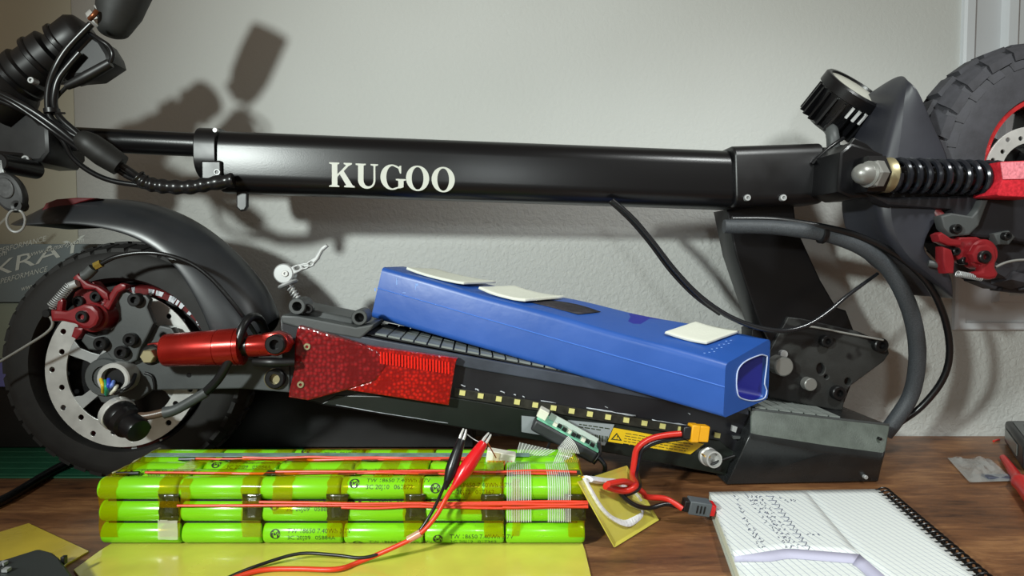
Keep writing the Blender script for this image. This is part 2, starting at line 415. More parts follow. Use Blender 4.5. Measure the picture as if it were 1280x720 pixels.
# moulded casing with a mitred lower corner
c0 = P(1189, 412, WY)
prof = [(0, 0), (0, 0.006), (0.003, 0.008), (0.013, 0.008), (0.015, 0.004), (0.018, 0.003), (0.050, 0.003), (0.054, 0.012), (0.064, 0.014), (0.069, 0.009), (0.071, 0.009), (0.30, 0.009)]
rows = [[Vector((c0.x + t, WY - h, 1.5)) for t, h in prof], [Vector((c0.x + t, WY - h, c0.z + t * 0.72)) for t, h in prof],
        [Vector((c0.x + 0.35, WY - h, c0.z + t * 0.72)) for t, h in prof]]
structure(obj('trim_2', MB().grid(rows), casing_m, angle=20))
# desk
dk = thing('desk', (0.1, 0.35, -0.72), 'dark walnut wooden desk carrying the scooter and the battery pack', 'desk')
obj('desk_top', MB().box((0.05, 0.40, -0.0175), 2.9, 0.858, 0.035), wood, dk, bevel=0.002)
for lx in (-1.3, 1.4):
    for ly in (0.02, 0.78):
        obj('leg', MB().box((lx, ly, -0.3775), 0.05, 0.05, 0.685), blk, dk)

# ------------------------------------------------------------------ things behind the scooter on the left
def card_box(name, x0, x1, y0, y1, z0, z1, mat, label, cat, group=None):
    t = thing(name, ((x0 + x1) / 2, (y0 + y1) / 2, z0), label, cat, group)
    h = z1 - z0
    obj('body', MB().box(((x0 + x1) / 2, (y0 + y1) / 2, z0 + h * 0.5), x1 - x0, y1 - y0, h), mat, t, bevel=0.0015)
    return t
mt = thing('cutting_mat', (-0.62, 0.73, 0), 'green cutting mat under the rear wheel with pale grid lines', 'mat')
m0 = Dk(0, 596, 0.002).y
obj('mat', MB().box((-0.62, (m0 + 0.825) / 2, 0.001), 0.72, 0.825 - m0, 0.002), matg, mt, bevel=0.0006)
g = MB()
for k in range(8): g.box((-0.62, m0 + 0.008 + k * 0.02, 0.00206), 0.70, 0.0009, 0.0001)
stuff(obj('grid_print', g, matl, mt))
yb = 0.755
zA = P(0, 484, yb).z; zB = P(0, 449, yb).z; zC = P(0, 378, yb).z; zD = P(0, 305, yb).z
xr = P(128, 340, yb).x
card_box('crate_and_shade_block', -0.95, P(592, 520, 0.77).x, 0.768, 0.822, 0.002, zA - 0.0005, blk_pl, 'black crate at the bottom of the stack, lengthened to stand for under-deck shade', 'crate')  # crate drawn out to the right to supply the dark shade under the deck
card_box('lilac_case', -0.95, P(19, 460, yb).x, yb, 0.822, zA, zB - 0.0005, lil, 'lilac plastic case between black crate and pale box', 'case')
# small block so that the pale box is carried level
card_box('card_box', -0.95, xr - 0.03, yb, 0.822, zB, zC - 0.0005, boxp, 'pale grey-green cardboard box beneath the printed grey box', 'box')
bx = card_box('printed_box', -0.95, xr, yb - 0.004, 0.822, zC, zD, boxg, 'grey printed box with white slanted lettering, topmost of its stack', 'box')
def boxtext(s, px, py, size, ang=14, sh=0.35, name='print', ws=1.0):
    o = P(px, py, yb - 0.0045); a = math.radians(ang)
    text(name, s, o, (math.cos(a), 0, math.sin(a)), (-math.sin(a), 0, math.cos(a)), size, boxt, bx, shear=sh, ws=ws)
boxtext('XRAY', -18, 350, 0.024, 17, 0.5, ws=2.0)
boxtext('XRAY', -112, 326, 0.024, 17, 0.5, ws=2.0)
for s_, x_, y_ in (('www.teamxray.com', 36, 321), ('www.teamxray.com', 26, 364), ('www.teamxray.com', -60, 337), ('PERFORMANCE', 0, 355), ('PERFORMANCE', -2, 317)):
    boxtext(s_, x_, y_, 0.0085, 15, 0.5)
tag(obj('power_cable', MB().tube([Dk(-30, 640, 0.005), Dk(10, 622, 0.005), Dk(55, 595, 0.005), Dk(80, 581, 0.007), Dk(105, 570, 0.007)], 0.0048, 10, 6), wire_k),
    'thick black cable running on the desk to under the rear wheel', 'cable')

# ------------------------------------------------------------------ the scooter
sco = thing('electric_scooter', SO, 'folded black electric scooter with red brake parts, along the wall', 'scooter', rz=YAW)
def sobj(name, mb, mat, parent=None, **kw): return obj(name, mb, mat, parent or sco, **kw)

# --- rear wheel
def tyre_profile(R, half, ri):
    pts = []
    for k in range(15):
        a = math.pi * k / 14
        x = -math.cos(a) * half; r = ri + (R - ri) * (math.sin(a) ** 0.55)
        pts.append((x, r))
    return pts
wc = L2W(0, 0, 0.128)
tyre = sobj('rear_tyre', MB().lathe(wc, EY, tyre_profile(0.1255, 0.033, 0.090) + [(0.022, 0.086), (-0.022, 0.086)], 96, cap=False, loop=True), rub)
def knob_mesh(R, half_ang, y0, y1, h, tilt, name):
    mb = MB(); vs = []
    for (rr, sh) in ((R - 0.003, 1.0), (R + h, 0.86)):
        for (yy, a) in ((y0, -1), (y1, -1), (y1, 1), (y0, 1)):
            ym = (y0 + y1) / 2; y = ym + (yy - ym) * sh
            aa = half_ang * a * sh + tilt * (yy - ym) / 0.02
            rad = rr - (abs(y) / 0.033) ** 3 * 0.012
            vs.append(Vector((math.sin(aa) * rad, y, math.cos(aa) * rad)))
    mb.hexa(vs[:4], vs[4:]); return mesh_of(mb, name)
def knobs(parent, centre, me, count, off, mat, rx=None):
    for k in range(count):
        a = 2 * math.pi * (k + off) / count
        if len(me.materials) == 0: me.materials.append(mat)
        o = bpy.data.objects.new('tread_block', me); COL.objects.link(o)
        o.matrix_world = Matrix.Translation(centre) @ (rx or Matrix()) @ Matrix.Rotation(YAW, 4, 'Z') @ Matrix.Rotation(a, 4, 'Y')
        o.parent = parent
knobs(tyre, wc, knob_mesh(0.1245, 0.058, -0.027, -0.010, 0.0015, 0.05, 'tread_block'), 44, 0, rub)
knobs(tyre, wc, knob_mesh(0.1265, 0.060, -0.008, 0.008, 0.0015, 0.0, 'tread_block'), 44, 0.5, rub)
rimc = S(170, 461, -0.028) + EY * 0.026; rk = 101 * sc(S(170, 461, -0.028)) / 0.0905
rim = MB()
rim.lathe(rimc, EY, [(-0.024, 0.092 * rk), (-0.026, 0.0905 * rk), (-0.025, 0.084 * rk), (0.0, 0.078), (0.024, 0.087), (0.026, 0.0905), (0.024, 0.092)], 72, cap=False, loop=True)
sobj('wheel_rim', rim, red_chip)
sobj('hub_motor', MB().lathe(wc, EY, [(-0.016, 0.03), (-0.016, 0.082), (-0.012, 0.0845), (0.02, 0.0845), (0.022, 0.04)], 48), blk)
# bare chipped patches on the rim edge
ch = MB(); ch_seed = random.Random(3)
for k in range(90):
    a = ch_seed.uniform(-0.2, 2 * math.pi); da = ch_seed.uniform(0.02, 0.075)
    r0 = 0.0905 * rk; r1 = r0 - ch_seed.uniform(0.002, 0.0060)
    q = []
    for (aa, rr) in ((a, r0 + 0.0008), (a + da, r0 + 0.0006), (a + da * 0.85, r1), (a + da * 0.1, r1 - 0.0004)):
        q.append(rimc + EX * (math.cos(aa) * rr) + EZ * (math.sin(aa) * rr) + EY * -0.0263)
    ch.hexa(q, [p + EY * 0.0006 for p in q])
stuff(sobj('chipped_edge', ch, chip_m))
# --- brake rotor (pixel circle (153,462) radius 98)
rp = S(153, 462, -0.034); rs = sc(rp)
def ann(cx, cy, r, n=72): return circ(cx, cy, r, n)
holes = []
for k in range(22):
    a = 2 * math.pi * k / 22
    rr = 88 if k % 2 else 79
    holes.append(circ(153 + rr * math.cos(a), 462 + rr * math.sin(a), 3.6, 10))
rot = splate('brake_rotor', ann(153, 462, 97), -0.034, 0.002, alu, sco, holes=[ann(153, 462, 70)] + holes, bevel=0.0002)
spk = []
N = 6
for k in range(N):
    a = 2 * math.pi * k / N + 0.25
    def pt(r, d): return (153 + r * math.cos(a + d), 462 + r * math.sin(a + d))
    splate('rotor_spoke', [pt(24, -0.35), pt(45, -0.02), pt(72, 0.02), pt(72, 0.30), pt(60, 0.22), pt(46, 0.24), pt(24, 0.45)], -0.0338, 0.0022, alu2, rot, bevel=0.0003)
splate('rotor_ring', ann(153, 462, 34, 40), -0.0338, 0.0022, alu2, rot, holes=[ann(153, 462, 18, 30)], bevel=0.0003)
# --- swing arm
sa = splate('swing_arm', [(112, 478), (113, 458), (124, 444), (146, 432), (172, 425), (182, 412), (200, 407), (214, 410), (224, 426), (232, 446), (330, 450), (362, 452), (362, 491), (300, 486), (188, 488), (172, 500), (150, 508), (126, 503)],
           -0.052, 0.012, gry, sco, holes=[circ(204, 420, 4.2)], bevel=0.0015)
bolt(343, 474, -0.058, 12.5, sa, length=0.012)
sdisc('washer', 343, 474, -0.0535, 13.5, 0.002, zinc, sa)
sdisc('rivet', 236, 469, -0.0525, 3, 0.002, bolt_m, sa)
sobj('bump_scrape', stube([(181, 466, -0.0535), (190, 470, -0.0535), (193, 480, -0.0535), (193, 487, -0.0535)], 1.8), bolt_m, sa)
# axle with torn cable exit
axm = MB().lathe(S(130, 472, -0.054), EY, [(0.024, 25 * 0.00078), (0.002, 25 * 0.00078), (0, 23 * 0.00078), (0, 15 * 0.00078), (0.01, 14 * 0.00078)], 30)
axle = sobj('axle_cap', axm, gry)
sobj('axle_ring', MB().lathe(S(141, 474, -0.072), EY, [(0.02, 20 * 0.00077), (0.001, 20 * 0.00077), (0, 18.5 * 0.00077), (0, 14.5 * 0.00077), (0.012, 14 * 0.00077)], 28), alu, axle)
sobj('axle_core', MB().lathe(S(141, 474, -0.066), EY, [(0.008, 13.8 * 0.00077), (0.0, 13.8 * 0.00077)], 24), blk, axle)
for (x0, y0, x1, y1, m) in ((126, 474, 129, 490, M('yellow_wire', (224, 190, 40), 0.4)), (131, 476, 133, 493, M('green_wire', (40, 150, 110), 0.4)),
                            (136, 474, 133, 490, M('blue_wire', (40, 70, 190), 0.4)), (142, 477, 136, 486, M('pale_blue_wire', (110, 140, 220), 0.4)), (146, 482, 139, 492, wht_pl)):
    sobj('wire', stube([(x0, y0, -0.072), ((x0 + x1) / 2 + 1, (y0 + y1) / 2, -0.077), (x1, y1, -0.070)], 2.3), m, axle)
sobj('rubber_wire', stube([(144, 492, -0.074), (155, 487, -0.078), (165, 479, -0.072), (169, 468, -0.062)], 2.4), wire_k, axle)
# dangling motor plug
a0 = S(146, 516, -0.078); a1 = S(174, 539, -0.100)
ad = (a1 - a0); LL = ad.length
plug = sobj('motor_plug', MB().lathe(a0, ad, [(0.004, 0.0145), (0.012, 0.0150), (0.015, 0.0135), (0.016, 0.0145), (0.024, 0.0145), (0.026, 0.0115), (LL - 0.002, 0.0112), (LL, 0.0102)], 28), blk_sat)
sobj('plug_collar', MB().lathe(a0, ad, [(-0.003, 0.0150), (-0.002, 0.0160), (0.004, 0.0160), (0.005, 0.0150)], 28), alu, plug)
sobj('strain_tube', stube([(168, 520, -0.088), (185, 520, -0.088), (210, 514, -0.085)], 5.2), brown_tube, plug)
sobj('shrink_sleeve', stube([(205, 516, -0.085), (222, 511, -0.084), (258, 490, -0.083)], [7.5, 6.5, 6.5]), gry, plug)
sobj('motor_cable', stube([(256, 491, -0.083), (272, 475, -0.086), (286, 452, -0.088), (297, 428, -0.088), (304, 408, -0.084), (313, 397, -0.075), (323, 398, -0.06), (330, 410, -0.045), (334, 424, -0.035)], 5.6, 12), wire_k)
# --- caliper bracket
cb = splate('caliper_bracket', [(146, 370), (150, 364), (156, 364), (166, 369), (182, 369), (187, 375), (184, 384), (192, 404), (184, 421), (176, 434), (171, 450), (163, 454), (141, 450), (131, 439), (110, 437), (101, 426), (106, 417), (118, 421), (133, 418), (151, 400), (150, 385)],
            -0.060, 0.008, gry, sco, bevel=0.0015)
for x, y in ((167, 375), (124, 430), (161, 425), (150, 441)): bolt(x, y, -0.067, 8.3, cb, length=0.009)
# --- red rear caliper
cal = splate('rear_caliper', [(90, 372), (93, 365), (104, 358), (116, 352), (124, 360), (133, 372), (136, 392), (128, 408), (112, 414), (98, 412), (92, 398)], -0.060, 0.014, red_cal, sco, bevel=0.002)
splate('cable_arm', [(90, 347), (96, 342), (102, 348), (109, 354), (122, 358), (134, 366), (136, 376), (128, 374), (118, 362), (104, 362), (95, 356)], -0.068, 0.009, red_cal, cal, bevel=0.002)
splate('mount_arm', [(126, 384), (132, 374), (142, 358), (150, 354), (157, 356), (157, 361), (148, 366), (141, 378), (136, 388)], -0.066, 0.01, red_cal, cal, bevel=0.002)
splate('mount_ear', [(88, 421), (92, 409), (104, 410), (102, 417), (95, 425)], -0.064, 0.012, red_cal, cal, bevel=0.002)
bolt(96.5, 377, -0.064, 7, cal); bolt(118.5, 371, -0.064, 7, cal)
sdisc('piston_housing', 115, 397, -0.070, 18.5, 0.02, red_cal, cal, n=32)
lv = splate('brake_lever_arm', [(62, 387), (70, 388), (82, 389), (94, 384), (104, 380), (115, 382), (122, 389), (124, 398), (120, 407), (112, 412), (103, 411), (92, 405), (78, 402), (63, 402)], -0.080, 0.009, red_cal, cal, bevel=0.003)
splate('lever_hook', [(69, 389), (71, 377), (76, 373), (79, 376), (77, 390)], -0.079, 0.007, red_cal, cal, bevel=0.002)
bolt(101, 396, -0.083, 7.5, cal, length=0.006)
sobj('return_spring', coil(S(64, 384, -0.075), S(88, 357, -0.072), 5.4 * 0.00077, 13, 0.0006, 5, 12), alu2, cal)
sobj('spring_socket', stube([(87, 358, -0.072), (97, 354, -0.072)], 5), alu2, cal)
sobj('adjuster_barrel', stube([(104, 345, -0.070), (109, 343, -0.070), (117, 335, -0.070)], 6.5), gry, cal)
sobj('adjuster_nut', stube([(119, 333, -0.070), (127, 329, -0.070)], 5, n=6), brass, cal)
sobj('brake_cable', stube([(126, 330, -0.070), (145, 321, -0.070), (175, 316, -0.068), (205, 318, -0.066), (238, 329, -0.062), (264, 348, -0.060), (288, 375, -0.058), (306, 398, -0.054), (320, 418, -0.045)], 2.8), wire_k)
sobj('brake_inner_wire', stube([(60, 392, -0.076), (66, 404, -0.075), (58, 416, -0.075), (30, 434, -0.072), (0, 452, -0.068), (-30, 470, -0.066)], 1.7), wire_g)
sdisc('wire_clamp', 57, 392, -0.078, 5, 0.008, bolt_m, cal)
# --- rear shock
A = S(205, 438, -0.078); B = S(304, 433, -0.078); C = S(346, 430, -0.078)
ab = B - A; k_ = sc(A); L = ab.length
shk = sobj('shock_absorber', MB().lathe(A, ab, [(0, 16 * k_), (0.001, 19.5 * k_), (0.003, 20.5 * k_), (L * 0.68, 22.5 * k_), (L * 0.685, 21.8 * k_), (L * 0.70, 21.8 * k_), (L * 0.705, 23 * k_), (L * 0.93, 23.5 * k_), (L * 0.935, 22.6 * k_), (L * 0.95, 22.6 * k_), (L * 0.955, 23.6 * k_), (L * 0.995, 23.4 * k_), (L, 21 * k_)], 40), red_an)
sobj('shock_shaft', MB().lathe(B - ab * 0.02, ab, [(0, 12 * k_), (0.010, 12 * k_)], 24), blk, shk)
sobj('shock_eye', MB().lathe(B + ab.normalized() * 0.005, ab, [(0, 12 * k_), (0.0015, 14 * k_), (0.020, 14 * k_), (0.022, 13 * k_)], 28), red_an, shk)
splate('shock_lug', [(326, 418), (345, 415), (358, 420), (363, 430), (358, 441), (345, 446), (326, 443)], -0.087, 0.018, red_an, shk, bevel=0.004)
splate('shock_fork', [(183, 430), (208, 426), (208, 452), (188, 452)], -0.080, 0.012, red_an, shk, bevel=0.002)
bolt(343, 431, -0.094, 12.5, shk, length=0.010)
sdisc('washer', 188, 444, -0.086, 13, 0.006, bolt_m, shk)
sdisc('hex_bolt', 183.5, 446, -0.095, 9, 0.01, zinc, shk, n=6)
sobj('rubber_bush', stube([(318, 452, -0.075), (340, 453, -0.08), (368, 453, -0.075)], [5, 6.5, 5]), blk_pl, shk)

# --- deck
DE = -0.050
deck = splate('deck', [(350, 398), (600, 450), (936, 511), (945, 598), (573, 535), (400, 506), (366, 496), (352, 450)], DE, 0.112, deckm, sco, bevel=0.002)
splate('deck_lower_skirt', [(566, 497), (900, 551), (930, 575), (925, 598), (760, 566), (573, 534), (402, 505), (420, 494)], DE - 0.0015, 0.02, deck_low, deck, bevel=0.001)
splate('deck_edge', [(372, 406), (600, 448), (936, 508), (936, 519), (600, 463), (372, 418)], DE - 0.003, 0.006, navy, deck, bevel=0.0012)
# grip pads on top of the deck, following its slope
T0 = S(350, 398, DE); T1 = S(936, 511, DE)
dv = (T1 - T0); DL = dv.length; dvn = dv.normalized(); nup = EX.cross(EZ) * 0 + EY.cross(dvn) * -1
if nup.z < 0: nup = -nup
obj('grip_base', MB().box(T0 + dvn * DL * 0.5 + EY * 0.056 + nup * 0.0005, DL * 0.98, 0.104, 0.0012, (dvn, EY, nup)), groove, deck)
npad = 28; pme = None
gp = DL * 0.78 / npad
for k in range(npad):
    c = T0 + dvn * (DL * 0.19 + gp * (k + 0.5)) + nup * 0.0018
    for (yo, wd) in ((0.030, 0.048), (0.081, 0.048)):
        if pme is None:
            pme = mesh_of(MB().box((0, 0, 0), gp * 0.86, wd, 0.0024), 'grip_pad'); pme.materials.append(grip)
        o = bpy.data.objects.new('grip_pad', pme); COL.objects.link(o)
        o.matrix_world = frame(c + EY * yo, dvn, EY); o.parent = deck
# LED strip
splate('led_strip', [(568, 485), (885, 537), (885, 548), (568, 496)], DE - 0.0035, 0.003, ledpcb, deck, bevel=0.0002)
for k in range(15):
    x = 578 + 22.75 * k; y = 491 + (x - 578) * 0.1665
    if 858 < x < 890: continue
    o = S(x, y, DE - 0.0042); q = sc(o)
    ang = math.atan(0.1665); ux = EX * math.cos(ang) - EZ * math.sin(ang); uz = EX * math.sin(ang) + EZ * math.cos(ang)
    obj('led', MB().box(o, 7 * q, 0.002, 6.2 * q, (ux, EY, uz)), led_m, deck)
cp = MB(); rr_ = random.Random(5)
for (x0, y0, x1, y1, h) in ((733, 510, 795, 520, 2.4), (815, 525, 862, 532, 2.6), (676, 501, 695, 504, 1.6), (576, 481, 582, 483, 2.0), (594, 486, 599, 488, 3.0), (625, 489, 631, 491, 2.5), (642, 493, 645, 494, 2), (653, 495, 656, 497, 2), (650, 463, 668, 468, 1.6), (860, 516, 863, 518, 1.6), (756, 508, 760, 510, 1.2), (420, 506, 470, 515, 1.0), (470, 515, 560, 529, 0.8)):
    n = max(3, int((x1 - x0) / 6))
    top = [S(x0 + (x1 - x0) * i / n, y0 + (y1 - y0) * i / n - rr_.uniform(0.2, 1) * h * 0.5, DE - 0.0019) for i in range(n + 1)]
    bot = [S(x0 + (x1 - x0) * i / n, y0 + (y1 - y0) * i / n + rr_.uniform(0.2, 1) * h * 0.6, DE - 0.0019) for i in range(n + 1)]
    cp.grid([top, bot])
stuff(obj('paint_chip', cp, chip_m, deck, solid=0.0006))
# labels on the deck side
lg = splate('grey_label', [(652, 520), (768, 531), (756, 557), (652, 540)], DE - 0.0042, 0.002, lab_g, deck, bevel=0.0001)
def slabel(s, px, py, size, parent, yl, slope=0.17, mat=ink, name='print'):
    a = math.atan(slope); u = EX * math.cos(a) - EZ * math.sin(a); v = EX * math.sin(a) + EZ * math.cos(a)
    text(name, s, S(px, py, yl), u, v, size, mat, parent)
def faint_line(px0, py0, px1, slope, parent, yl, h=1.3):
    m = MB(); x = px0
    while x < px1 - 1:
        w = min(px1 - x, rr_.uniform(3, 8)); q = [(x, 0), (x + w, 0), (x + w, -h), (x, -h)]
        f = [S(a_, py0 + (a_ - px0) * slope + b_, yl) for a_, b_ in q]; m.hexa(f, [p + EY * 0.0001 for p in f]); x += w + 1.4
    stuff(obj('faint_print', m, ink, parent))
faint_line(724, 531, 762, 0.15, lg, DE - 0.0043); faint_line(723, 534, 751, 0.15, lg, DE - 0.0043)
faint_line(697, 524, 710, 0.15, lg, DE - 0.0043, 1.0); faint_line(701, 527.5, 716, 0.15, lg, DE - 0.0043, 1.0)
bar = MB(); x = 728
for k in range(14):
    w = (1.2, 2.0, 0.8, 1.5)[k % 4]
    bar.hexa([S(x, 541 + (x - 728) * 0.14, DE - 0.0043), S(x + w, 541 + (x + w - 728) * 0.14, DE - 0.0043), S(x + w, 549 + (x + w - 728) * 0.14, DE - 0.0043), S(x, 549 + (x - 728) * 0.14, DE - 0.0043)],
             [S(x, 541 + (x - 728) * 0.14, DE - 0.0041), S(x + w, 541 + (x + w - 728) * 0.14, DE - 0.0041), S(x + w, 549 + (x + w - 728) * 0.14, DE - 0.0041), S(x, 549 + (x - 728) * 0.14, DE - 0.0041)])
    x += w + (0.9, 0.6, 1.3)[k % 3]
stuff(obj('bar_code', bar, ink, lg))
ly = splate('yellow_label', [(767, 535), (880, 555), (863, 568), (858, 567), (760, 552)], DE - 0.0043, 0.002, lab_y, deck, bevel=0.0001)
splate('warning_triangle', [(763.5, 549.5), (771, 541), (777.5, 551)], DE - 0.0046, 0.0003, ink, ly, holes=[[(766, 548.7), (771, 543), (775, 549.8)]], bevel=0)
slabel('!', 770, 549, 0.007, ly, DE - 0.0047)
for k in range(5):
    faint_line(782 - k * 0.8, 542 + k * 3.2, 866 - k * 3, 0.165, ly, DE - 0.0045, 0.8)
# charging socket
so = S(886, 571, DE - 0.006); sax = (EY * 1 + EZ * -0.05 - EX * 0.12)
sock = sobj('charge_socket', MB().lathe(so - sax.normalized() * 0.012, sax, [(0.018, 10.5 * 0.00082), (0.016, 12 * 0.00082), (0.012, 12 * 0.00082), (0.011, 10.2 * 0.00082), (0.009, 11 * 0.00082), (0.004, 11 * 0.00082), (0, 10.5 * 0.00082), (0, 8.6 * 0.00082), (0.008, 8.4 * 0.00082)], 28), alu)
for dx in (-3, 3):
    sdisc('pin', 884 + dx, 571 + dx * 0.2, DE - 0.015, 1.3, 0.008, gold, sock)
# red side reflector
rf = splate('side_reflector', [(371, 411), (374, 407), (455, 431), (474, 440), (483, 458), (470, 476), (430, 489), (385, 501), (360, 497), (361, 488), (367, 464), (368, 425)], -0.066, 0.012, red_refl, sco, bevel=0.002)
splate('reflector_lens', [(451, 431), (572, 448), (570, 452), (561, 507), (430, 487), (462, 478), (478, 460), (470, 444)], -0.065, 0.010, red_refl2, rf, bevel=0.0012)
for k in range(23):
    x = 476 + k * 3.85
    y = 438 + (x - 476) * 0.152
    o = S(x, y + 9, -0.0655)
    obj('lens_rib', MB().box(o, 2.0 * sc(o), 0.0022, 15 * sc(o), (EX, EY, EZ)), red_rib, rf)
for x, y in ((383.5, 433.5), (375.5, 481)):
    sdisc('screw', x, y, -0.0675, 4.4, 0.003, zinc, rf, n=16, hole=0.45)
# nose block
def sec(pxs):
    pts = [S(pxs[0][0], pxs[0][1], -0.050), S(pxs[1][0], pxs[1][1], -0.070), S(pxs[2][0], pxs[2][1], -0.072), S(pxs[3][0], pxs[3][1], -0.060)]
    b = [pts[3] + EY * 0.125, pts[0] + EY * 0.11]
    pts[3].z = max(pts[3].z, 0.0004); b[0].z = max(b[0].z, 0.0004)
    return pts + b
secs = [sec([(938, 513), (938, 541), (934, 549), (908, 611)]), sec([(945, 511), (945, 543), (943, 551), (915, 612)]), sec([(1030, 521), (1035, 557), (1030, 566), (1018, 613)]), sec([(1106, 529.5), (1103, 566), (1100, 574), (1093, 613)]), sec([(1113, 532), (1107, 563), (1105, 571), (1098, 613)])]
nose = sobj('deck_nose', MB().rings(secs), M('nose_black_metal', (34, 36, 37), 0.27, var=(40, 0.2)), bevel=0.0015, angle=30)
nose.data.materials.append(M('nose_lit_textured_band', (84, 91, 85), 0.42, bump=(700, 0.35, 0.0006), var=(60, 0.2)))  # rough band, the light falling on it painted in as paler grey
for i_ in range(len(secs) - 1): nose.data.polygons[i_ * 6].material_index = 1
splate('nose_rim', [(940, 510.5), (1112, 530), (1112, 532.5), (940, 513.5)], -0.0515, 0.003, gry, nose, bevel=0.0006)
N0 = S(940, 512, -0.050); N1 = S(1110, 531, -0.050); nd = (N1 - N0); NLn = nd.length; nd.normalize(); nn = EY.cross(nd) * -1
if nn.z < 0: nn = -nn
for k in range(7):
    for yo in (0.028, 0.075):
        o = bpy.data.objects.new('grip_pad', pme); COL.objects.link(o)
        o.matrix_world = frame(N0 + nd * (0.004 + gp * (k + 0.5)) + nn * 0.0012 + EY * yo, nd, EY); o.parent = nose
sdisc('rivet', 1083, 597, -0.067, 2.5, 0.004, alu2, nose); sdisc('rivet', 1101, 549, -0.066, 2, 0.004, bolt_m, nose)
for y_, x_ in ((537, 1), (548, 0)):
    pass
sobj('cable_tie', stube([(889, 581, -0.062), (905, 574, -0.064), (918, 570, -0.064)], 1.8), blk_pl, nose)
sobj('tie_head', MB().box(S(897, 585, -0.064), 0.005, 0.004, 0.004), blk_pl, nose)
splate('side_seam_clip', [(916, 532), (922, 534), (920, 541), (915, 539)], -0.060, 0.004, alu2, nose, bevel=0.0003)
splate('side_seam_clip', [(916, 545), (926, 546), (925, 549), (917, 549)], -0.060, 0.004, gry, nose, bevel=0.0003)
# rear latch plate on the deck
lt = splate('rear_latch', [(350, 398), (352, 394), (372, 395), (445, 409), (468, 405), (464, 412), (450, 424), (380, 412), (352, 404)], -0.054, 0.10, gry, sco, bevel=0.002)
lo = [S(371, 388, -0.045), S(448, 400, -0.045)]
sobj('latch_flap', MB().box(S(412, 391, 0.0), 0.066, 0.07, 0.008, (dvn, EY, nup)), gry, lt, bevel=0.002)
for (x, y, r) in ((371, 383, 10.5), (449, 397, 10)):
    o = S(x, y, -0.052); q = sc(o)
    sobj('latch_barrel', MB().lathe(o, EY, [(0.03, r * q), (0.001, r * q), (0, (r - 1) * q), (0, 6 * q), (0.02, 6 * q)], 26), gry, lt)
bolt(385, 386, -0.048, 6, lt)
# quick-release lever
qr = sdisc('quick_release_cam', 354, 342, -0.018, 12.5, 0.014, white_al, sco, n=30)
splate('lever_handle', [(362, 334), (372, 330), (383, 328), (393, 321), (400, 310), (407, 305), (410, 308), (403, 314), (398, 324), (390, 333), (378, 338), (368, 343), (362, 350)], -0.017, 0.006, white_al, qr,
       holes=[circ(371, 335.3, 3, 10, 2.2), circ(380.5, 332.5, 2.7, 10, 2), circ(388, 329.5, 2.2, 10, 1.8)], bevel=0.0015)
sdisc('pivot', 356, 342, -0.0195, 4, 0.004, alu, qr, hole=0.4)
sobj('ring_washer', MB().lathe(S(360, 355, -0.01), S(360, 355, -0.01) - S(354, 342, -0.01), [(-0.002, 0.010), (0, 0.0112), (0.0015, 0.010)], 24), alu2, qr)
sobj('lever_spring', coil(S(361, 357, -0.011), S(374, 376, -0.011), 4.2 * 0.00082, 6, 0.0008), alu2, qr)
sobj('lever_rod', stube([(358, 350, -0.011), (375, 378, -0.011)], 2.6, sub=1), alu, qr)

# --- rear fender
fst = [((14, 281), (15, 281.5), (16, 282)), ((45, 268), (45, 276), (46, 281)), ((62, 252), (72, 271), (75, 280)), ((95, 247), (108, 271), (100, 281)), ((135, 246), (142, 273), (135, 287)),
       ((175, 248), (175, 280), (168, 297)), ((215, 258), (205, 296), (193, 312)), ((255, 277), (232, 320), (214, 328)), ((292, 305), (257, 350), (232, 352)), ((320, 333), (280, 380), (247, 380)), ((341, 362), (303, 407), (258, 405)), ((353, 395), (312, 432), (264, 428))]
rows = []
for c_, k2, l_ in fst:
    cp_ = S(*c_, 0.0); kp = S(*k2, -0.038); lp = S(*l_, -0.041)
    mid = (cp_ + kp) / 2 + EZ * 0.004 * (1 if c_[0] > 30 else 0) - EY * 0.004
    near = [lp, kp, mid, cp_]
    def mir(p):
        d = (p - SO).dot(EY); return p - EY * (2 * d)
    rows.append(near + [mir(p) for p in (mid, kp, lp)])
fen = sobj('rear_fender', MB().grid(rows), fend, solid=0.0025, subd=2, angle=60)
splate('tail_reflector', [(49, 268), (57, 254), (70, 249), (95, 247), (121, 247.5), (100, 253), (75, 262), (60, 268)], -0.024, 0.05, M('dark_red_tail_lens', (92, 18, 24), 0.3), fen, bevel=0.001)

# --- stem
def rrect(w, h, r, n=5):
    out = []
    for (cx, cy, a0) in ((w / 2 - r, h / 2 - r, 0), (-w / 2 + r, h / 2 - r, 1), (-w / 2 + r, -h / 2 + r, 2), (w / 2 - r, -h / 2 + r, 3)):
        for k in range(n + 1):
            a = math.pi / 2 * (a0 + k / n); out.append((cx + r * math.cos(a), cy + r * math.sin(a)))
    return out
def prism_axis(a, b, w, h, r, n=6):
    a = Vector(a); b = Vector(b); t = (b - a).normalized(); u = EY; v = t.cross(u)
    if v.z < 0: v = -v
    return MB().rings([[p + u * x + v * y for x, y in rrect(w, h, r, n)] for p in (a, b)])
qs = sc(S(440, 209, 0))
stem = sobj('stem', prism_axis(S(284, 204, 0), S(925, 227, 0), 0.052, 73.5 * qs, 0.018, 8), blk_sat, angle=50)
sobj('stem_collar', MB().rings([[p + EY * x + EZ * y for x, y in rrect(0.050, 62 * qs, 0.02, 6)] for p in (S(254, 193, 0), S(266, 193.5, 0), S(281, 194, 0))]), blk, stem, bevel=0.001)
sobj('collar_clamp', MB().box(S(269, 219, -0.02), 24 * qs, 0.02, 32 * qs, (EX, EY, EZ)), blk, stem, bevel=0.002)
sdisc('collar_screw', 268.5, 162.5, -0.020, 3, 0.005, alu2, stem, n=12)
sdisc('collar_pin', 271, 215, -0.0315, 4, 0.003, alu2, stem, hole=0.7)
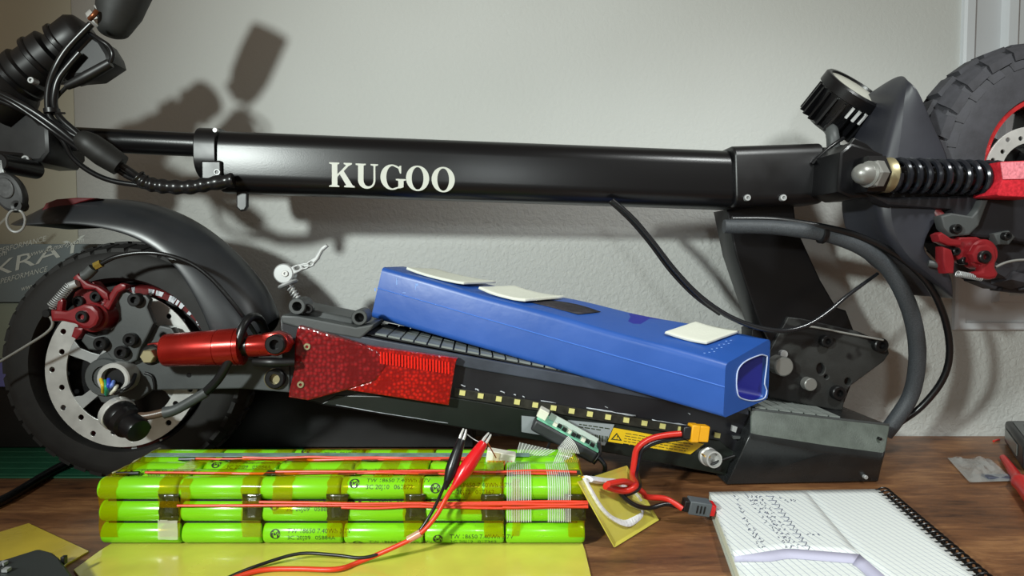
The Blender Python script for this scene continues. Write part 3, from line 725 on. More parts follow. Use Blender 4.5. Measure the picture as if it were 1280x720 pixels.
splate('stem_hook', [(295, 238), (309, 239), (309, 258), (306, 263), (300, 264), (295, 259)], -0.016, 0.006, blk, stem, bevel=0.0015)
sobj('inner_tube', MB().lathe(S(30, 171, 0), S(256, 181.5, 0) - S(30, 171, 0), [(0, 14.5 * qs), ((S(256, 181, 0) - S(30, 171, 0)).length, 14.5 * qs)], 32), blk_sat)
# stem lettering, serif capitals drawn as outlines (units: cap height 1)
def arc(cx, cy, rx, ry, a0, a1, n): return [(cx + rx * math.cos(math.radians(a0 + (a1 - a0) * k / n)), cy + ry * math.sin(math.radians(a0 + (a1 - a0) * k / n))) for k in range(n + 1)]
GL = {}
GL['K'] = [[(0, 0), (0.42, 0), (0.42, 0.05), (0.34, 0.08), (0.34, 0.42), (0.44, 0.52), (0.70, 0.09), (0.62, 0.05), (0.62, 0), (1.06, 0), (1.06, 0.05), (0.97, 0.09), (0.60, 0.66), (0.80, 0.87), (0.94, 0.95), (0.94, 1), (0.60, 1), (0.60, 0.95), (0.70, 0.90), (0.34, 0.52), (0.34, 0.92), (0.42, 0.95), (0.42, 1), (0, 1), (0, 0.95), (0.11, 0.92), (0.11, 0.08), (0, 0.05)]]
GL['U'] = [[(0, 1), (0, 0.95), (0.10, 0.92)] + arc(0.46, 0.32, 0.36, 0.34, 180, 360, 16)[:] + [(0.82, 0.92), (0.93, 0.95), (0.93, 1), (0.62, 1), (0.62, 0.95), (0.74, 0.92)] + list(reversed(arc(0.535, 0.32, 0.205, 0.24, 180, 360, 14))) + [(0.33, 0.92), (0.42, 0.95), (0.42, 1)]]
GL['O'] = [arc(0.48, 0.5, 0.48, 0.52, 0, 355, 40), arc(0.48, 0.5, 0.245, 0.46, 0, 350, 30)]
GL['G'] = [[(0.86, 0.98), (0.80, 0.98), (0.77, 0.93)] + arc(0.48, 0.5, 0.48, 0.52, 60, 300, 30) + [(0.83, 0.06), (0.96, 0.10), (0.96, 0.36), (1.05, 0.39), (1.05, 0.44), (0.64, 0.44), (0.64, 0.39), (0.74, 0.36), (0.74, 0.12)] + list(reversed(arc(0.50, 0.5, 0.255, 0.46, 68, 285, 26))) + [(0.74, 0.86), (0.81, 0.66), (0.86, 0.66)]]
def glyph(ch_, px, py, hpx, wsc, yl, parent):
    slope = 0.036
    loops = [[S(px + x * hpx * wsc, py - y * hpx + x * hpx * wsc * slope, yl) for x, y in lp] for lp in GL[ch_]]
    plate('letter', loops, 0.0006, letter, parent, bevel=0)
for ch_, px, py in (('K', 411.5, 233.3), ('U', 444.5, 234.8), ('G', 475.5, 236.2), ('O', 507.5, 237.6), ('O', 539.5, 239.2)):
    glyph(ch_, px, py, 30.5, 0.99, -0.0264, stem)
# hinge block, head tube, head set
hb = sobj('hinge_block', prism_axis(S(905, 224, 0), S(1012, 220, 0), 0.062, 76 * qs, 0.012, 4), blk, bevel=0.002)
for x in (935, 980): sdisc('hinge_bolt', x, 247, -0.034, 4, 0.006, alu2, hb, hole=0.5)
sobj('head_tube', MB().lathe(S(1005, 213, 0), S(1062, 215, 0) - S(1005, 213, 0), [(0, 28 * 0.0009), (0.034, 30 * 0.0009), (0.036, 33 * 0.0009), (0.042, 33 * 0.0009), (0.044, 30 * 0.0009), (0.048, 30 * 0.0009), (0.050, 27 * 0.0009), (0.056, 27 * 0.0009)], 36), blk_sat)
sobj('brake_hose', stube([(1015, 205, -0.032), (1030, 190, -0.034), (1046, 178, -0.034), (1054, 173, -0.03)], 2.4), wire_k)
# neck arm and base bracket
arm = splate('neck_arm', [(908, 262), (992, 250), (996, 285), (1026, 350), (1046, 384), (1058, 388), (1072, 424), (1040, 470), (985, 470), (966, 440), (948, 402), (920, 320)], 0.004, 0.040, blk_sat, sco, bevel=0.002)
br = splate('base_bracket', [(985, 396), (1003, 398), (1072, 414), (1100, 426), (1110, 434), (1112, 442), (1105, 452), (1064, 482), (1057, 492), (1054, 513), (1045, 513), (962, 497), (955, 470), (962, 438)], 0.0, 0.008, blk_rough, sco, bevel=0.0015,
            holes=[circ(1026, 461, 5, 12, 7), circ(1033, 471, 2.5), circ(1060, 477, 4, 12, 4.5)])
splate('rear_bracket', [(985, 396), (1003, 398), (1072, 414), (1100, 426), (1110, 434), (1105, 452), (1064, 482), (1054, 508), (962, 494), (955, 470), (962, 438)], 0.044, 0.008, blk_rough, sco, bevel=0.0015)
splate('gusset', [(940, 412), (952, 408), (962, 440), (966, 480), (950, 490), (942, 470)], 0.012, 0.03, blk, sco)
for x, y, r in ((1103, 432, 9), (1035, 427, 7.5), (1050, 492, 9)): bolt(x, y, -0.008, r, br, length=0.009)
sdisc('steel_button', 980.5, 458.5, -0.018, 12.2, 0.018, steel, br, n=30)
sdisc('steel_button', 1014, 481, -0.010, 8.2, 0.010, steel, br, n=26)
sdisc('set_screw', 980.5, 443, -0.006, 5, 0.008, alu2, br, n=14)
sobj('thin_wire', stube([(985, 412, -0.006), (1010, 408, -0.008), (1060, 417, -0.009), (1104, 425, -0.013)], 1.3), wire_g)
# braided sleeve and cables on the right
sobj('braided_sleeve', stube([(905, 283, -0.040), (960, 284, -0.045), (1000, 288, -0.050), (1040, 295, -0.05), (1080, 311, -0.05), (1112, 338, -0.046), (1134, 378, -0.04), (1145, 420, -0.03), (1146, 458, -0.02), (1138, 495, -0.01), (1118, 527, -0.005), (1106, 542, 0.0)], [8.5, 9.5, 10, 10], 14),
     M('braided_black_sleeve', (62, 66, 70), 0.5, bump=(1400, 0.6, 0.0006), var=(900, 0.35)))
sobj('cable_band', MB().lathe(S(1028, 293, -0.05), S(1034, 294, -0.05) - S(1022, 292, -0.05), [(-0.003, 0.0085), (-0.002, 0.0098), (0.002, 0.0098), (0.003, 0.0085)], 20), blk)
sobj('hose', stube([(915, 274, -0.035), (970, 275, -0.04), (1030, 284, -0.055), (1075, 296, -0.056), (1120, 318, -0.055), (1158, 352, -0.05), (1180, 395, -0.04), (1187, 440, -0.03), (1178, 475, -0.02), (1152, 508, -0.008), (1125, 528, 0.0), (1108, 540, 0.004)], 4.2, 12), wire_k)
sobj('looped_cable', stube([(765, 250, -0.03), (790, 272, -0.03), (815, 301, -0.03), (842, 336, -0.032), (870, 366, -0.036), (900, 389, -0.04), (930, 404, -0.044), (960, 412, -0.046), (985, 413, -0.046), (1010, 406, -0.046), (1035, 390, -0.044), (1060, 369, -0.04), (1097, 342, -0.03)], [3.2, 3.2, 3.4, 3.2, 2.2], 10), M('glossy_black_cable', (30, 31, 34), 0.2))
sobj('looped_cable', stube([(762, 252, -0.026), (787, 275, -0.026), (811, 303, -0.026), (838, 339, -0.028), (868, 370, -0.032), (900, 393, -0.036)], 2.2, 8), wire_k)

# --- front end
sp0 = S(1113, 219, -0.088); sp1 = S(1252, 223, -0.088); sq = sc(sp0)
ss = sobj('front_spring', coil(sp0, sp1, 19 * sq, 11.5, 0.0029, 8, 18), M('black_spring_steel', (34, 36, 42), 0.22, 0.3))
sobj('spring_rod', MB().tube([sp0, sp1], 11 * sq, 18, 1), blk, ss)
sobj('gold_ring', MB().lathe(sp0, EX, [(-0.010, 19 * sq), (-0.008, 21 * sq), (-0.002, 22 * sq), (0, 20 * sq)], 26), zinc, ss)
sobj('lock_nut', MB().lathe(sp0 - EX * 0.02, EX, [(-0.012, 20 * sq), (-0.010, 25 * sq), (0.008, 25 * sq), (0.010, 21 * sq)], 6), blk_sat, ss)
nb = S(1090, 218, -0.092)
sobj('acorn_nut', MB().lathe(S(1092, 218, -0.105), EX * -1 + EY * -0.25, [(-0.002, 15 * sq), (0.007, 16 * sq), (0.008, 13 * sq), (0.016, 12 * sq), (0.020, 9 * sq), (0.0225, 4 * sq), (0.0228, 0.0002)], 20), steel, ss)
sobj('nut_hex', MB().lathe(S(1095, 218, -0.106), EX * -1 + EY * -0.25, [(-0.003, 15 * sq), (-0.002, 17.5 * sq), (0.006, 17.5 * sq), (0.008, 15 * sq)], 6), steel, ss)
splate('spring_mount', [(1046, 240), (1050, 190), (1064, 178), (1090, 186), (1104, 192), (1112, 205), (1112, 240), (1088, 247), (1064, 248)], -0.078, 0.05, blk_sat, sco, bevel=0.003)
splate('mount_gusset', [(1056, 188), (1068, 172), (1084, 180), (1100, 195), (1085, 196)], -0.07, 0.006, blk_sat, sco, bevel=0.001)
rb = splate('red_fork_block', [(1251, 202), (1300, 200), (1300, 247), (1249, 245), (1246, 243), (1253, 224)], -0.112, 0.03, M('red_reflective_block', (196, 40, 52), 0.35, var=(300, 0.3), bump=(400, 0.4, 0.0008)), sco, bevel=0.001)
splate('reflective_tape', [(1251, 203), (1300, 201), (1300, 223), (1254, 224)], -0.1128, 0.0008, M('pale_red_reflective_tape', (222, 130, 140), 0.3, var=(350, 0.3)), rb, bevel=0)
splate('fork_link', [(1075, 238), (1112, 246), (1250, 244), (1310, 246), (1310, 308), (1262, 300), (1215, 296), (1200, 288), (1190, 262), (1110, 256)], -0.082, 0.018, M('fork_black', (30, 30, 34), 0.45, var=(20, 0.2)), sco, bevel=0.003)
FW = S(1281, 213, -0.03); fs = sc(FW)
RF = 154 * fs
ft = sobj('front_tyre', MB().lathe(FW, EY, tyre_profile(RF - 0.004, 0.034, 86 * fs) + [(0.024, 80 * fs), (-0.024, 80 * fs)], 80, cap=False, loop=True), rub2)
knobs(ft, FW, knob_mesh(RF - 0.0065, 0.105, -0.031, -0.013, 0.0045, 0.06, 'tread_block'), 26, 0, rub2)
knobs(ft, FW, knob_mesh(RF - 0.0045, 0.105, -0.010, 0.010, 0.0045, 0.0, 'tread_block'), 26, 0.5, rub2)
knobs(ft, FW, knob_mesh(RF - 0.0065, 0.105, 0.013, 0.031, 0.0045, -0.06, 'tread_block'), 26, 0, rub2)
# side knobs on the shoulder
def side_knob(R0, R1, ha, y, h, name):
    vs = []
    for (yy, s_) in ((y, 1.0), (y - h, 0.88)):
        for (r, a) in ((R0, -1), (R1, -1), (R1, 1), (R0, 1)):
            rm = (R0 + R1) / 2; r2 = rm + (r - rm) * s_; aa = ha * a * s_
            vs.append(Vector((math.sin(aa) * r2, yy + (0.006 if r == R1 else 0), math.cos(aa) * r2)))
    return mesh_of(MB().hexa(vs[:4], vs[4:]), name)
knobs(ft, FW, side_knob(RF - 0.030, RF - 0.009, 0.08, -0.0275, 0.005, 'tread_block'), 26, 0.5, rub2)
sobj('front_rim', MB().lathe(FW, EY, [(-0.030, 87 * fs), (-0.032, 86 * fs), (-0.031, 79 * fs), (-0.022, 76 * fs), (0.022, 76 * fs), (0.03, 87 * fs)], 64, cap=False, loop=True), M('red_rim_paint', (176, 40, 44), 0.4, var=(120, 0.25)))
frr = sobj('front_hub', MB().lathe(FW, EY, [(-0.030, 20 * fs), (-0.028, 30 * fs), (0.03, 30 * fs)], 28), blk)
for k in range(5):
    a = 2 * math.pi * k / 5 + 0.2; d = EX * math.cos(a) + EZ * math.sin(a)
    obj('spoke', MB().box(FW + d * (54 * fs) - EY * 0.0, 0.05 * 1.1, 0.03, 0.02, (d, EY, d.cross(EY))), blk, frr, bevel=0.003)
RC = (1290, 216)
splate('front_rotor', circ(RC[0], RC[1], 58, 56), -0.064, 0.002, alu, sco, holes=[circ(RC[0], RC[1], 38, 40)] + [circ(RC[0] + (51 if k % 2 else 45) * math.cos(2 * math.pi * k / 20), RC[1] + (51 if k % 2 else 45) * math.sin(2 * math.pi * k / 20), 3, 10) for k in range(20)], bevel=0.0002)
ffs = [((1124, 93), (1134, 100), (1146, 108)), ((1104, 106), (1127, 124), (1158, 135)), ((1098, 130), (1122, 150), (1172, 165)), ((1090, 170), (1113, 185), (1190, 200)), ((1083, 200), (1106, 215), (1192, 228)), ((1074, 240), (1100, 250), (1190, 255)), ((1078, 285), (1108, 290), (1165, 285)), ((1110, 328), (1135, 325), (1150, 312)), ((1148, 345), (1170, 350), (1172, 330)), ((1190, 374), (1191, 374), (1192, 342))]
rows = []
for c_, k2, l_ in ffs:
    cp_ = S(*c_, -0.03); kp = S(*k2, -0.070); lp = S(*l_, -0.076)
    near = [lp, kp, (cp_ + kp) / 2 - EY * 0.004, cp_]
    far = [p - EY * (2 * ((p - SO).dot(EY) + 0.03)) for p in ((cp_ + kp) / 2 - EY * 0.004, kp, lp)]
    rows.append(near + far)
sobj('front_fender', MB().grid(rows), M('front_fender_plastic', (44, 45, 52), 0.42, var=(14, 0.2)), solid=0.0025, subd=2, angle=60)
# front caliper
FB = 0.0
fc = splate('front_caliper', [(1190, 312), (1200, 296), (1222, 296), (1238, 304), (1242, 322), (1228, 330), (1210, 330), (1198, 324)], -0.088, 0.016, red_cal, sco, bevel=0.002)
splate('cable_arm', [(1172, 293), (1178, 290), (1190, 298), (1203, 300), (1202, 308), (1186, 307), (1175, 302)], -0.096, 0.012, red_cal, fc, bevel=0.002)
splate('mount_arm', [(1179, 308), (1190, 312), (1194, 325), (1193, 342), (1183, 342), (1179, 326)], -0.095, 0.012, red_cal, fc, bevel=0.002)
splate('brake_lever_arm', [(1215, 318), (1222, 306), (1234, 304), (1244, 310), (1246, 324), (1245, 334), (1249, 342), (1246, 348), (1238, 350), (1222, 348), (1217, 341), (1227, 338), (1228, 331), (1219, 328)], -0.102, 0.010, red_cal, fc, bevel=0.003)
sdisc('piston_housing', 1231, 318, -0.098, 19, 0.014, red_cal, fc, n=28)
bolt(1233, 321, -0.106, 8, fc); bolt(1197, 314, -0.092, 5, fc); bolt(1208, 326, -0.092, 5, fc)
sobj('return_spring', coil(S(1196, 342, -0.098), S(1228, 348, -0.098), 3.3 * 0.0008, 14, 0.0006, 5, 10), alu2, fc)
sobj('brake_cable', stube([(1244, 334, -0.095), (1258, 328, -0.092), (1275, 325, -0.09), (1300, 325, -0.09)], 1.6), wire_g, fc)
splate('caliper_mount', [(1176, 270), (1190, 266), (1215, 270), (1222, 262), (1228, 250), (1236, 250), (1224, 282), (1212, 294), (1190, 296), (1180, 285)], -0.090, 0.012, gry, sco, bevel=0.002)
bolt(1198, 286, -0.096, 6, fc)
sobj('brake_pad_tab', stube([(1166, 262, -0.07), (1176, 274, -0.075), (1180, 284, -0.075)], 7), red_chip, fc)
splate('link_lug', [(1242, 292), (1262, 288), (1270, 296), (1262, 306), (1248, 306)], -0.088, 0.01, gry, sco, bevel=0.002)
bolt(1261, 295, -0.094, 5, fc)
sobj('hose_end', stube([(1160, 329, -0.08), (1178, 332, -0.085)], 4.5), gry, fc)
# --- headlamp on the neck
hc = S(1070, 112, 0.0); hn = (S(1083, 84, -0.03) - S(1070, 112, 0.0)).normalized()
hn = (EX * 0.36 + EZ * 0.70 - EY * 0.60).normalized()
hl = sobj('headlamp', MB().lathe(hc, hn, [(-0.010, 0.036), (-0.009, 0.039), (0.001, 0.039), (0.003, 0.037), (0.003, 0.0335), (0.0, 0.033)], 40), blk_sat)
sobj('lamp_lens', MB().lathe(hc, hn, [(-0.004, 0.033), (0.0005, 0.033), (0.0015, 0.02), (0.002, 0.001)], 36), lensm, hl)
hu = hn.cross(EY).normalized(); hv = hn.cross(hu)
sobj('lamp_body', MB().lathe(hc, hn, [(-0.050, 0.022), (-0.046, 0.028), (-0.012, 0.034), (-0.010, 0.034)], 32), blk_sat, hl)
for k in range(20):
    a = 2 * math.pi * k / 20; d = hu * math.cos(a) + hv * math.sin(a)
    obj('cooling_fin', MB().box(hc - hn * 0.029 + d * 0.033, 0.008, 0.0025, 0.034, (d, hn.cross(d), hn)), blk_sat, hl)
    if k % 2 == 0 and d.dot(EY) < 0.2 and d.dot(EX) > -0.2:
        pass
for k in range(7):
    a = -0.15 + k * 0.2
    d = (EX * math.sin(a * 1.0 + 0.1) - EY * math.cos(a)).normalized(); d = (d - hn * d.dot(hn)).normalized()
    obj('heat_sink_tip', MB().box(hc - hn * 0.017 + d * 0.0365, 0.003, 0.0024, 0.013, (d, hn.cross(d), hn)), stripe, hl)
sobj('lamp_bracket', MB().tube([hc - hn * 0.048, S(1040, 165, -0.005), S(1042, 190, -0.005)], 0.007, 10, 3), gry, hl)

# --- handlebar end
hbk = splate('stem_head_clamp', [(-20, 120), (14, 128), (38, 140), (50, 152), (60, 152), (62, 190), (52, 203), (28, 204), (25, 196), (-20, 192)], -0.03, 0.06, blk, sco, bevel=0.004)
for x, y in ((6, 198), (31, 199)): bolt(x, y, -0.034, 5, hbk, mat=alu2)
h0 = S(-14, 124, -0.03); h1 = S(112, 36, -0.03); hd = h1 - h0; hq = sc(S(50, 85, -0.03)); HL = hd.length
bar_ = sobj('handlebar', MB().lathe(h0, hd, [(0, 42 * hq), (HL * 0.18, 40 * hq), (HL * 0.24, 36 * hq), (HL * 0.30, 29 * hq), (HL * 0.36, 31 * hq), (HL * 0.40, 31 * hq), (HL * 0.42, 27 * hq), (HL * 0.52, 27 * hq), (HL * 0.54, 30 * hq), (HL * 0.66, 30 * hq), (HL * 0.68, 22 * hq), (HL * 0.74, 22 * hq), (HL * 0.76, 26 * hq), (HL * 0.92, 27 * hq), (HL * 0.97, 22 * hq), (HL, 10 * hq)], 36), blk_pl)
for (f, r) in ((0.30, 31), (0.54, 31), (0.76, 27.5)):
    o = h0 + hd * f
    sobj('clamp_ring', MB().lathe(o, hd, [(-0.003, r * hq), (-0.002, (r + 1.5) * hq), (0.002, (r + 1.5) * hq), (0.003, r * hq)], 32), blk_sat, bar_)
bolt(38, 100, -0.062, 4, bar_, mat=alu2)
g0 = S(136, 36, -0.04); g1 = S(196, -30, -0.04)
sobj('hand_grip', MB().tube([S(138, 46, -0.04), S(140, 38, -0.04), S(149, 12, -0.04), S(163, -20, -0.04), S(178, -50, -0.04)], [8 * hq, 18 * hq, 26 * hq, 27 * hq, 26 * hq], 24, 4), M('grip_rubber', (38, 39, 38), 0.6, var=(60, 0.2)), bar_)
sobj('grip_collar', MB().lathe(S(123, 24, -0.045), S(140, 8, -0.045) - S(123, 24, -0.045), [(-0.006, 10 * hq), (-0.004, 13 * hq), (0.002, 13 * hq), (0.003, 9 * hq), (0.006, 9 * hq), (0.007, 13 * hq), (0.012, 12 * hq)], 20), alu, bar_)
sobj('copper_band', stube([(112, 24, -0.06), (117, 19, -0.062), (121, 14, -0.06)], 3), M('copper', (150, 90, 60), 0.35, 0.8), bar_)
sw = splate('switch_housing', [(72, 92), (84, 72), (100, 56), (113, 42), (126, 50), (136, 66), (139, 77), (112, 95), (88, 97), (80, 99)], -0.062, 0.03, blk_pl, sco, bevel=0.004)
sobj('brake_switch', stube([(83, 108, -0.066), (96, 102, -0.066), (110, 95, -0.066), (138, 79, -0.066)], [4.5, 6, 7, 6]), blk_pl, sw)
sobj('switch_cable', stube([(113, 42, -0.066), (125, 50, -0.070), (136, 58, -0.070), (141, 68, -0.070), (138, 78, -0.068)], 3), wire_k, sw)
sobj('switch_lead', stube([(84, 108, -0.066), (74, 118, -0.064), (68, 126, -0.062)], 2.4), wire_k, sw)
for pts, r in (([(114, 30, -0.07), (98, 46, -0.07), (82, 64, -0.07), (70, 84, -0.07), (62, 106, -0.068), (60, 130, -0.066), (64, 148, -0.064), (84, 164, -0.06), (110, 178, -0.056)], 4.2),
               ([(100, 66, -0.068), (86, 82, -0.068), (74, 98, -0.068), (69, 114, -0.068), (68, 132, -0.066), (76, 148, -0.062), (96, 166, -0.058), (112, 180, -0.055)], 4.2),
               ([(-20, 108, -0.07), (10, 122, -0.07), (40, 138, -0.068), (72, 160, -0.064), (100, 182, -0.058), (116, 190, -0.052)], 4.6),
               ([(-20, 118, -0.066), (10, 130, -0.066), (40, 144, -0.064), (76, 172, -0.06), (90, 196, -0.054), (112, 214, -0.048), (140, 226, -0.042), (178, 232, -0.036)], 3.4),
               ([(-20, 112, -0.074), (14, 128, -0.074), (42, 146, -0.07), (70, 166, -0.066), (98, 186, -0.058)], 3.4)):
    sobj('control_cable', stube(pts, r), wire_k)
sobj('cable_tie', MB().lathe(S(65, 139, -0.066), S(66, 146, -0.066) - S(64, 132, -0.066), [(-0.002, 8.5 * hq), (0.002, 8.5 * hq)], 18), blk)
sobj('tie_tail', stube([(70, 141, -0.07), (81, 141.5, -0.074)], 1.3), blk)
sobj('cable_boot', stube([(100, 172, -0.06), (112, 180, -0.06), (130, 193, -0.056), (151, 207, -0.052)], [10, 15, 16, 14], 20), M('boot_rubber', (26, 26, 25), 0.55, var=(60, 0.2)))
sobj('control_cable', stube([(148, 204, -0.052), (164, 215, -0.048), (180, 226, -0.042)], 4.4), wire_k)
sobj('control_cable', stube([(140, 208, -0.05), (160, 221, -0.046), (180, 229, -0.04)], 3.4), wire_k)
# spiral wrap
wp = catmull([S(172, 221, -0.044), S(184, 229, -0.042), S(205, 233, -0.04), (S(235, 234, -0.038)), S(262, 230, -0.036), S(292, 225, -0.034)], 16)
rr = [(8.8 + 0.8 * math.sin(i * 2 * math.pi / 9.5)) * hq for i in range(len(wp))]
mbw = MB().tube(wp, 0.001, 14, 1)
rg = []
mbw = MB(); c = wp; u = Vector((0, 1, 0))
for i, p in enumerate(c):
    t = (c[min(i + 1, len(c) - 1)] - c[max(i - 1, 0)]).normalized(); u = (u - t * u.dot(t)).normalized(); w = t.cross(u)
    rg.append([p + (u * math.cos(2 * math.pi * k / 14) + w * math.sin(2 * math.pi * k / 14)) * rr[i] for k in range(14)])
mbw.rings(rg)
sobj('spiral_wrap', mbw, M('spiral_wrap_black', (24, 24, 25), 0.28), angle=70)

# ------------------------------------------------------------------ key fob
kb = S(8, 240, -0.085); kq = sc(kb)
key = thing('car_key', S(-4, 200, -0.06), 'dark grey oval key fob with split ring hanging at the handlebar', 'key')
def rot_el(cx, cy, a, b, ang, n=28): return [(cx + a * math.cos(t) * math.cos(ang) - b * math.sin(t) * math.sin(ang), cy + a * math.cos(t) * math.sin(ang) + b * math.sin(t) * math.cos(ang)) for t in [2 * math.pi * k / n for k in range(n)]]
ka = math.radians(62)
fob = splate('fob', rot_el(8, 240, 27, 18, ka), -0.085, 0.010, fobm, key, bevel=0.003, holes=[circ(20, 257, 2.6, 10)])
splate('fob_pad', rot_el(5, 235, 14, 11, ka), -0.0865, 0.003, M('fob_pad_rubber', (74, 75, 76), 0.35, var=(300, 0.2)), fob, bevel=0.0012)
ringp = [S(20 + 11.5 * math.cos(t), 276 + 14 * math.sin(t), -0.08 + 0.004 * math.sin(t)) for t in [2 * math.pi * k / 28 for k in range(29)]]
obj('split_ring', MB().tube(ringp, 1.5 * kq, 8, 1, cap=False), alu2, key)
splate('key_blade', [(-12, 196), (2, 200), (6, 224), (-4, 226)], -0.078, 0.003, alu2, key, bevel=0.0004)
sdisc('ignition_lock', -3, 203, -0.078, 12, 0.05, blk_sat, hbk)

# ------------------------------------------------------------------ yellow epoxy sheets
def sheet(name, pts, z0, th, mat, label, cat, group=None):
    p = [Vector((x, y, z0 + th)) for x, y in pts]
    o = plate(name, [p], th, mat, None, u=(1, 0, 0), v=(0, 1, 0), bevel=0.0002)
    return tag(o, label, cat, group)
def dxy(px, py, z=0.0): p = Dk(px, py, z); return (p.x, p.y)
sheet('epoxy_sheet', [dxy(92, 712, 0.0016), (-0.333, 0.494), (-0.325, 0.588), (0.055, 0.588), (0.0590, 0.494), (0.0585, 0.438), (-0.29, 0.425)], 0.0002, 0.0014, fr4, 'long pale yellow epoxy sheet lying under the battery pack', 'sheet')
sheet('epoxy_sheet', [dxy(0, 667), dxy(36, 656), dxy(111, 691), dxy(84, 707), (-0.335, 0.44), (-0.42, 0.47)], 0.0002, 0.0014, fr4b, 'ochre epoxy sheet left of the pack, partly under black housing', 'sheet')
# black plastic housing at the lower left corner
def wedge():
    top = [dxy(-30, 702, 0.020), dxy(4, 699, 0.020), dxy(48, 685, 0.020), dxy(66, 690, 0.018), dxy(75, 697, 0.017), dxy(95, 724, 0.015), dxy(100, 745, 0.014), dxy(-30, 760, 0.02)]
    zz = [0.020, 0.020, 0.020, 0.018, 0.017, 0.015, 0.014, 0.02]
    t = [Vector((x, y, z)) for (x, y), z in zip(top, zz)]
    c = sum(t, Vector()) / len(t)
    b = [Vector((c.x + (p.x - c.x) * 1.0, c.y + (p.y - c.y) * 1.0, 0.0018)) for p in t]
    return MB().rings([b, t])
hs = thing('plastic_housing', (-0.37, 0.43, 0.0018), 'black plastic housing lying on the ochre sheet at lower left', 'housing')
obj('shell', wedge(), M('worn_black_plastic', (42, 46, 46), 0.5, var=(40, 0.25)), hs, bevel=0.002)
obj('catch', MB().box(Dk(80, 700, 0.016), 0.003, 0.004, 0.006), blk_pl, hs, bevel=0.0005)
for x, y in ((-4, 707), (4, 704), (8, 712)):
    obj('contact', MB().box(Dk(x, y, 0.021), 0.004, 0.004, 0.002), alu2, hs)

# ------------------------------------------------------------------ battery pack
Z0 = 0.0018; CRD = 0.00915; PY0 = 0.500; CLEN = 0.0650; PITCHX = 0.0664; X0 = -0.3385
NX, NY, NZ = 6, 5, 3
pack = thing('battery_pack', (-0.14, 0.546, Z0), 'lime green lithium battery pack of cylindrical cells on yellow sheet', 'battery')
cellm = mesh_of(MB().lathe((-CLEN / 2, 0, 0), (1, 0, 0), [(0, 0.006), (0.0001, CRD - 0.0016), (0.0007, CRD - 0.0005), (0.002, CRD), (CLEN - 0.002, CRD), (CLEN - 0.0007, CRD - 0.0005), (CLEN - 0.0001, CRD - 0.0016), (CLEN, 0.006)], 32), 'cell')
cellm.materials.append(green); cellm.polygons.foreach_set('use_smooth', [True] * len(cellm.polygons)); cellm.set_sharp_from_angle(angle=math.radians(60))
rowp = CRD * 2
def cxyz(i, j, k): return Vector((X0 + PITCHX * (i + 0.5), PY0 + CRD + rowp * j, Z0 + CRD + rowp * k))
def label_mesh(l1, l2a, l2b):
    """flat print bent round the cell"""
    vs = []; fs = []
    def addm(me, dx, dy):
        o = len(vs)
        vs.extend([(v.co.x + dx, v.co.y + dy) for v in me.vertices]); fs.extend([tuple(i + o for i in p.vertices) for p in me.polygons])
    addm(text_mesh(l1, 0.0052), -0.012, 0.0008); addm(text_mesh(l2a, 0.0052), -0.012, -0.0048); addm(text_mesh(l2b, 0.0052), 0.011, -0.0048)
    n = 22; o = len(vs); ring = []
    # round emblem: a ring with two letters
    for k in range(n): vs.append((-0.0215 + 0.0042 * math.cos(2 * math.pi * k / n), 0.0 + 0.0042 * math.sin(2 * math.pi * k / n)))
    vs.append((-0.0215, 0.0))
    for k in range(n): fs.append((o + k, o + (k + 1) % n, o + n))
    nf = len(fs); nv = len(vs)
    addm(text_mesh('TW', 0.0046), -0.0245, -0.0016)
    v3 = []
    for i, (x, y) in enumerate(vs):
        r = CRD + (0.00012 if i < nv else 0.00022); v3.append((x, -r * math.cos(y / r), r * math.sin(y / r)))
    me = bpy.data.meshes.new('print'); me.from_pydata(v3, [], fs); me.materials.append(ink); me.materials.append(green)
    me.polygons.foreach_set('material_index', [0] * nf + [1] * (len(fs) - nf)); return me
labs = [label_mesh('TW 18650 7.40Wh 3.7V', '3C 20J09', '05884A'), label_mesh('TW 18650 7.40Wh 3.7V', '3C 20J10', '061872'), label_mesh('TW 18650 7.40Wh 3.7V', '3C 20J12', '017362')]
LAB = {(2, 0, 0): (0, 0.15), (3, 0, 0): (1, -1.0), (4, 0, 0): (2, -0.35), (2, 0, 1): (0, 0.75), (3, 0, 1): (1, 1.3), (3, 0, 2): (1, 0.75), (4, 0, 2): (2, 0.3), (1, 2, 2): (0, 1.2), (3, 1, 2): (2, 1.25), (2, 4, 2): (1, 1.3), (0, 1, 2): (0, 1.0), (1, 3, 2): (2, 1.4)}
for k in range(NZ):
    for j in range(NY):
        for i in range(NX):
            if 0 < j < NY - 1 and 0 < i < NX - 1 and k == 1: continue
            o = bpy.data.objects.new('cell', cellm); COL.objects.link(o); c = cxyz(i, j, k)
            if j == 0 and k == 2: c.x -= 0.0012
            if j == 0 and k == 0: c.x += 0.0006
            o.location = c; o.parent = pack; o.matrix_parent_inverse = ROOTM[pack.name].inverted()
            if (i, j, k) in LAB:
                li, an = LAB[(i, j, k)]
                lo_ = bpy.data.objects.new('print', labs[li]); COL.objects.link(lo_)
                lo_.parent = o; lo_.rotation_euler = (-an, 0, 0)
ZT = Z0 + rowp * NZ
XW = PITCHX * NX
core = MB().box((X0 + XW / 2, PY0 + rowp * NY / 2, Z0 + rowp * NZ / 2), XW - 0.012, rowp * NY - 0.011, rowp * NZ - 0.011)
obj('pack_core', core, dark_in, pack)
def fx(px): return (px - 640) / FPX * (PY0)          # x on the front of the pack
